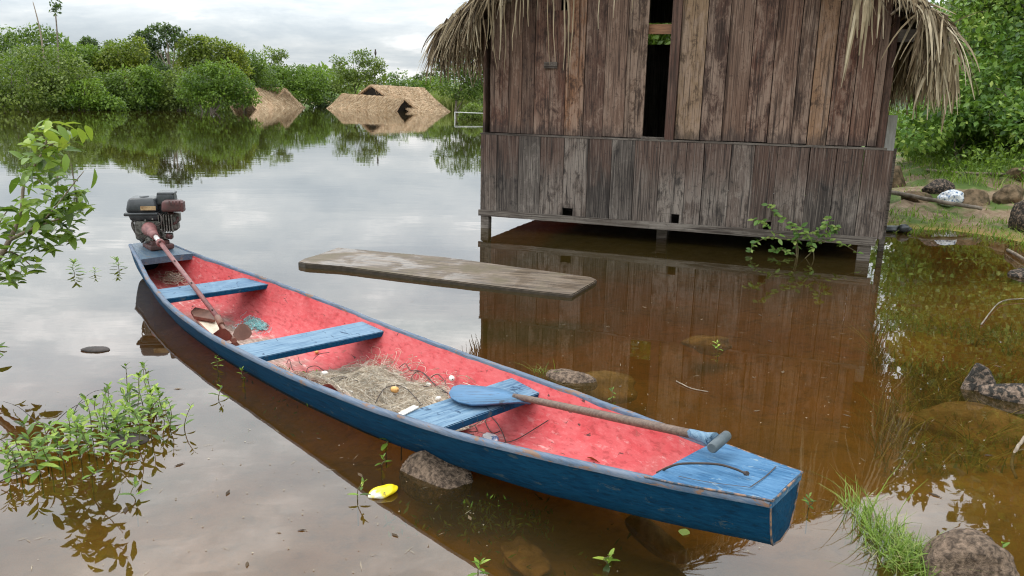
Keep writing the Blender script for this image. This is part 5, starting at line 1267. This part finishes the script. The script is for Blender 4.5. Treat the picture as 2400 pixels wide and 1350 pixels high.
# slender palm-like tree and a bare dead trunk on the left
T = Thing('slender_palm', 'thin lone palm-like tree with a small dark tuft at the upper left', 'tree', aty(137, 240, 64))
mb = MB(); top = aty(130, 30, 64); mb.tube(spline([aty(138, 245, 64), aty(137, 150, 64), aty(134, 80, 64), top], 12), np.linspace(.07, .045, 12), 6); T.part(mb, 'trunk', 'bark')
mb = MB(); n_ = 95; C = np.array([aty(130 + R_.normal() * 6.5, 12 + R_.normal() * 10, 64 + R_.normal() * .2) for _ in range(n_)]); leaves(mb, C, rand_dirs(n_), rand_dirs(n_, .5), .34, .15, R_.random(n_) * .5); T.part(mb, 'crown', 'f_dark')
mb = MB(); mb.tube(spline([aty(104, 150, 62), aty(97, 90, 62), aty(88, 45, 62), aty(77, 4, 62)], 12), np.linspace(.075, .025, 12), 6); single(mb, 'dead_tree', 'branch', 'bare leaning dead trunk rising above the far left trees', 'dead tree', aty(104, 150, 62))
mb = MB(); V, F = ico(2); c = aty(880, 124, 88); mb.add(V * A3(.12, .15, .26) + c, F, .5, 0, True); mb.add(V * .09 + c + A3(0, 0, .30), F, .5, 0, True); mb.tube([c - A3(0, 0, .2), c - A3(0, .0, .5)], [.06, .02], 5)
single(mb, 'bird', 'cord', 'tiny dark bird perched on top of the round far tree', 'bird', c - A3(0, 0, .4))
mb = MB(); mb.tube(spline([aty(880, 200, 88.3), aty(876, 160, 88), aty(880, 134, 88)], 8), np.linspace(.05, .015, 8), 5); single(mb, 'bare_twig', 'bark', 'bare twig under the perched bird', 'twig', aty(880, 200, 88.3))
# far wood beyond the open water: one mass
mb = MB(); n_ = 16000; x = R_.uniform(-150, 70, n_); y = R_.uniform(134, 160, n_); h = 3.2 + 2.2 * np.sin(x * .11) + 1.4 * np.sin(x * .37 + 1); z = R_.random(n_) ** .6 * np.maximum(h, 1.2)
leaves(mb, np.stack([x, y, z + .3], 1), rand_dirs(n_), rand_dirs(n_, .4), R_.uniform(.7, 1.3, n_), R_.uniform(.4, .8, n_), R_.random(n_))
tag(mb.build('far_wood', 'f_green'), kind='stuff')
# tall reeds right of the roofs
mb = MB(); n_ = 5200; xs = R_.uniform(985, 1190, n_); Yr = R_.uniform(84, 94, n_); P = np.array([aty(x, 262, Y_) for x, Y_ in zip(xs, Yr)]); P[:, 2] = -.3
top = np.interp(xs, [985, 1020, 1060, 1130, 1190], [1.6, 2.3, 2.9, 3.6, 3.8])
blades(mb, P, top * R_.uniform(.55, 1.1, n_), R_.uniform(.05, .12, n_), np.c_[R_.normal(size=(n_, 2)) * .4, np.zeros(n_)], R_.random(n_), 0, 3, .5); tag(mb.build('reeds', 'f_reed'), kind='stuff')
FT('flooded_shrub', 'small grey-green shrub beside the white frame in the water', 54, [(1110, 260, 26, 18), (1095, 275, 18, 10)], 'olive', 1500, .16)
mb = MB(); a, b, c, d = aty(1066, 263, 53), aty(1140, 266, 53), aty(1067, 285, 53), aty(1140, 285, 53); mb.tube([a, b], .03, 8); mb.tube([a + A3(0, 0, .02), c - A3(0, 0, .8)], .025, 8)
single(mb, 'goal_frame', 'pale_metal', 'white goal frame standing half sunk in the water left of the shed', 'goal', c)

# ------------------------------------------------------------------ flooded houses: only their thatched roofs show
def roof_house(name, label, rl, rr, Yl, Yr, el, er, zr, mouth=None, n_st=6500, far=None):
    """rl, rr: photo x of the ridge ends; el, er: photo x where the eave meets the water"""
    a = aty(rl[0], rl[1], Yl); b = aty(rr[0], rr[1], Yr); c = at(el[0], el[1], 0); d = at(er[0], er[1], 0)
    T = Thing(name, label, 'house', (c + d) / 2)
    u = unit(b - a); mid = (a + b) / 2; a2 = 2 * a - c; b2 = 2 * b - d                  # mirrored eave behind the ridge
    if far: b2 = at(*far, 0); a2 = a + (b2 - b)
    a2[2] = c[2]; b2[2] = d[2]; dn = A3(0, 0, .55)
    def slab(p, q, r_, s_):                                                             # ridge a-b to eave c-d, continued below the water
        n_u, n_v = 40, 22; G = []
        for i_ in np.linspace(0, 1, n_u):
            row = []
            for j_ in np.linspace(0, 1.2, n_v):
                P = (p + (q - p) * i_) * (1 - j_) + (r_ + (s_ - r_) * i_) * j_
                sag = -.10 * math.sin(math.pi * min(j_, 1)) * 1.0; P = P + A3(0, 0, sag + .035 * math.sin(i_ * 23 + j_ * 9) + .02 * R_.normal()); row.append(P)
            G.append(row)
        return np.array(G)
    G1, G2 = slab(a, b, c, d), slab(a, b, a2, b2)
    mb = MB()
    for G, fl in ((G1, True), (G2, False)):
        mb.add(G.reshape(-1, 3), grid_faces(40, 22, fl), .5, 0, True); mb.add((G - A3(0, 0, .16)).reshape(-1, 3), grid_faces(40, 22, not fl), .5, 0, True)
        for row in (0, -1):                                                             # closed verge
            e = G[row]; V = np.concatenate([e, e - A3(0, 0, .16)]); k = len(e); mb.add(V, [(i_, i_ + 1, i_ + 1 + k, i_ + k) for i_ in range(k - 1)], .5)
    rf = T.part(mb, 'roof', 'thatch_base')
    mb = MB()
    for p, q, r_, s_, k in ((a, b, c, d, n_st), (a, b, a2, b2, n_st // 3)):
        i_ = R_.random(k); j_ = R_.random(k) * 1.02; P = (p + (q - p) * i_[:, None]) * (1 - j_)[:, None] + (r_ + (s_ - r_) * i_[:, None]) * j_[:, None]
        P[:, 2] += -.10 * np.sin(math.pi * j_) + .03; D = unit((r_ - p) + (s_ - q)) + R_.normal(size=(k, 3)) * .12
        strands(mb, P, D, R_.uniform(.25, .55, k), R_.uniform(.025, .06, k), R_.random(k) * .8 + .2, 0, .05, 2, .06)
    T.part(mb, 'thatch', 'straw_far', rf)
    for m_ in (mouth or []):                                                            # near-black sheet set back in the gable, painting the shade of the opening
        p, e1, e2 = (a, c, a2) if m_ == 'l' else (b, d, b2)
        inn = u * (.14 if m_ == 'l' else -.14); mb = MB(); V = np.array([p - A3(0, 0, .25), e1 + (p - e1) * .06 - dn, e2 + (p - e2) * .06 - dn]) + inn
        mb.add(V, [(0, 1, 2)], .5); mb.add(V + inn * .2, [(2, 1, 0)], .5); T.part(mb, 'gable_shade', 'hole_dark')
        if m_ == 'r': continue
        mb = MB(); k = 70; f_ = R_.random(k); tgt = np.where(R_.random(k)[:, None] < .5, e1, e2); P = p + (tgt - p) * f_[:, None] - A3(0, 0, .1) - inn * .1
        strands(mb, P, -A3(0, 0, 1) + R_.normal(size=(k, 3)) * .3, R_.uniform(.2, .5, k), R_.uniform(.03, .06, k), R_.random(k) * .5, 0, .5, 2, .1); T.part(mb, 'gable_fringe', 'straw_far', rf)
    return T
roof_house('thatched_house', 'flooded house at left, only its pale thatched roof above water beside the green shrub', (566, 203), (668, 206), 73.5, 77.5, (602, 257), (716, 252), 2.0)
roof_house('thatched_house', 'low front thatched roof with a dark triangular gable mouth just above water', (802, 219), (948, 229), 80, 72.5, (765, 254), (925, 261), 1.6, mouth='r', far=(988, 261))
roof_house('thatched_house', 'taller rear thatched roof rising behind the low roof, right-hand pair', (868, 198), (993, 206), 79, 82, (965, 262), (1055, 262), 2.4, mouth='l', n_st=8000)

# ------------------------------------------------------------------ wooded hillside right of the shed
def polar(az, D): x, y = D * math.sin(math.radians(az)), D * math.cos(math.radians(az)); return A3(x, y, float(ground_z(x, y)))
def hill_shrub(az, D, r, h, label, mat='hill', n_=2600, leaf=.13):
    b = polar(az, D); bl = []
    for k in range(6):
        o = R_.normal(size=3) * A3(.45, .45, .22) * r; bl.append([b[0] + o[0], b[1] + o[1], b[2] + h * (.35 + .5 * R_.random()), r * R_.uniform(.45, .75), r * R_.uniform(.45, .75), h * R_.uniform(.28, .42)])
    tree('leafy_shrub', label, 'shrub', b, bl, 'f_' + mat, n_, leaf, True, 'shrubs on the hillside right of the shed', .04, 4)
for a in [(27.4, 18.5, 1.0, .9, 'low green shrub directly behind the right thatch fringe'), (29.0, 16.6, 1.0, 1.0, 'small shrub on the grassy bank just right of the thatch fringe'), (30.4, 18.0, 1.3, 2.2, 'mid green vine-covered shrub right of the thatch eave'), (32.4, 17.0, 1.2, 1.5, 'bright shrub low on the hillside at the right edge'),
          (29.6, 20.5, 1.5, 2.4, 'dense shrub high behind the right roof eave'), (32.0, 19.5, 1.5, 2.4, 'lush light-leaved shrub in the middle of the hillside'), (34.2, 18.5, 1.5, 2.2, 'broad-leaved shrub at the right edge of the hillside'), (31.2, 22.0, 1.8, 2.8, 'tall shrub near the top of the visible hillside'),
          (33.8, 21.5, 1.8, 2.8, 'tall shrub at the upper right corner of the hillside'), (28.6, 24.0, 1.4, 2.0, 'far shrub seen over the right roof eave'), (29.8, 26.0, 2.0, 4.6, 'high far shrub over the right roof at the top of the photo'), (31.0, 28.0, 2.4, 5.0, 'highest far shrub at the upper right'), (30.2, 30.0, 1.5, 6.2, 'slim tall shrub at the top edge right of the thatch'), (31.4, 16.2, .8, .8, 'small bright herb clump above the dirt bank'), (33.6, 15.8, .8, .8, 'leafy clump on the bank above the tan boulder')]:
    hill_shrub(*a, n_=3400, leaf=.115)
def hill_tree(az, D, h, r, label, mat='green', n_=7000, leaf=.26, zlo=.35):
    b = polar(az, D); bl = []
    for k in range(11):
        o = R_.normal(size=2) * .48 * r; bl.append([b[0] + o[0], b[1] + o[1], b[2] + h * R_.uniform(zlo, .95), r * R_.uniform(.35, .6), r * R_.uniform(.35, .6), h * R_.uniform(.10, .18)])
    tree('hillside_tree', label, 'tree', b, bl, 'f_' + mat, n_, leaf, True, 'tall trees on the hillside right of the shed', .2, 8)
for a in [(32.6, 21.0, 6.6, 2.0, 'tall tree on the slope right of the shed roof', 'green', 9000), (37.8, 18.0, 9.5, 2.3, 'tall leafy tree at the right of the hillside', 'hill', 10000), (36.0, 26.0, 8.5, 2.6, 'far tall tree behind the hillside shrubs', 'dark'), (43.5, 16.0, 10.5, 2.6, 'tall tree beyond the right edge of the hillside', 'olive')]:
    hill_tree(*a)
b = SP(.75, 7.0, 0); tree('leafy_shrub', 'green shrub glimpsed through the gap in the shed wall', 'shrub', A3(b[0], b[1], max(0, float(ground_z(b[0], b[1])))), [[b[0] + q[0], b[1] + q[1], q[2], 1.15, 1.15, 1.1] for q in ((-.6, 0, 1.2), (.6, .2, 2.0), (0, .3, 3.0), (-.8, .4, 2.6), (.9, -.2, 3.0), (0, 0, 1.8), (0, 2, 4.5), (-1, 2, 5.2), (1, 2, 5.0), (.2, 2.2, 6.4), (-.6, 2, 7.2))], 'f_green', 15000, .18, True, None, .05)
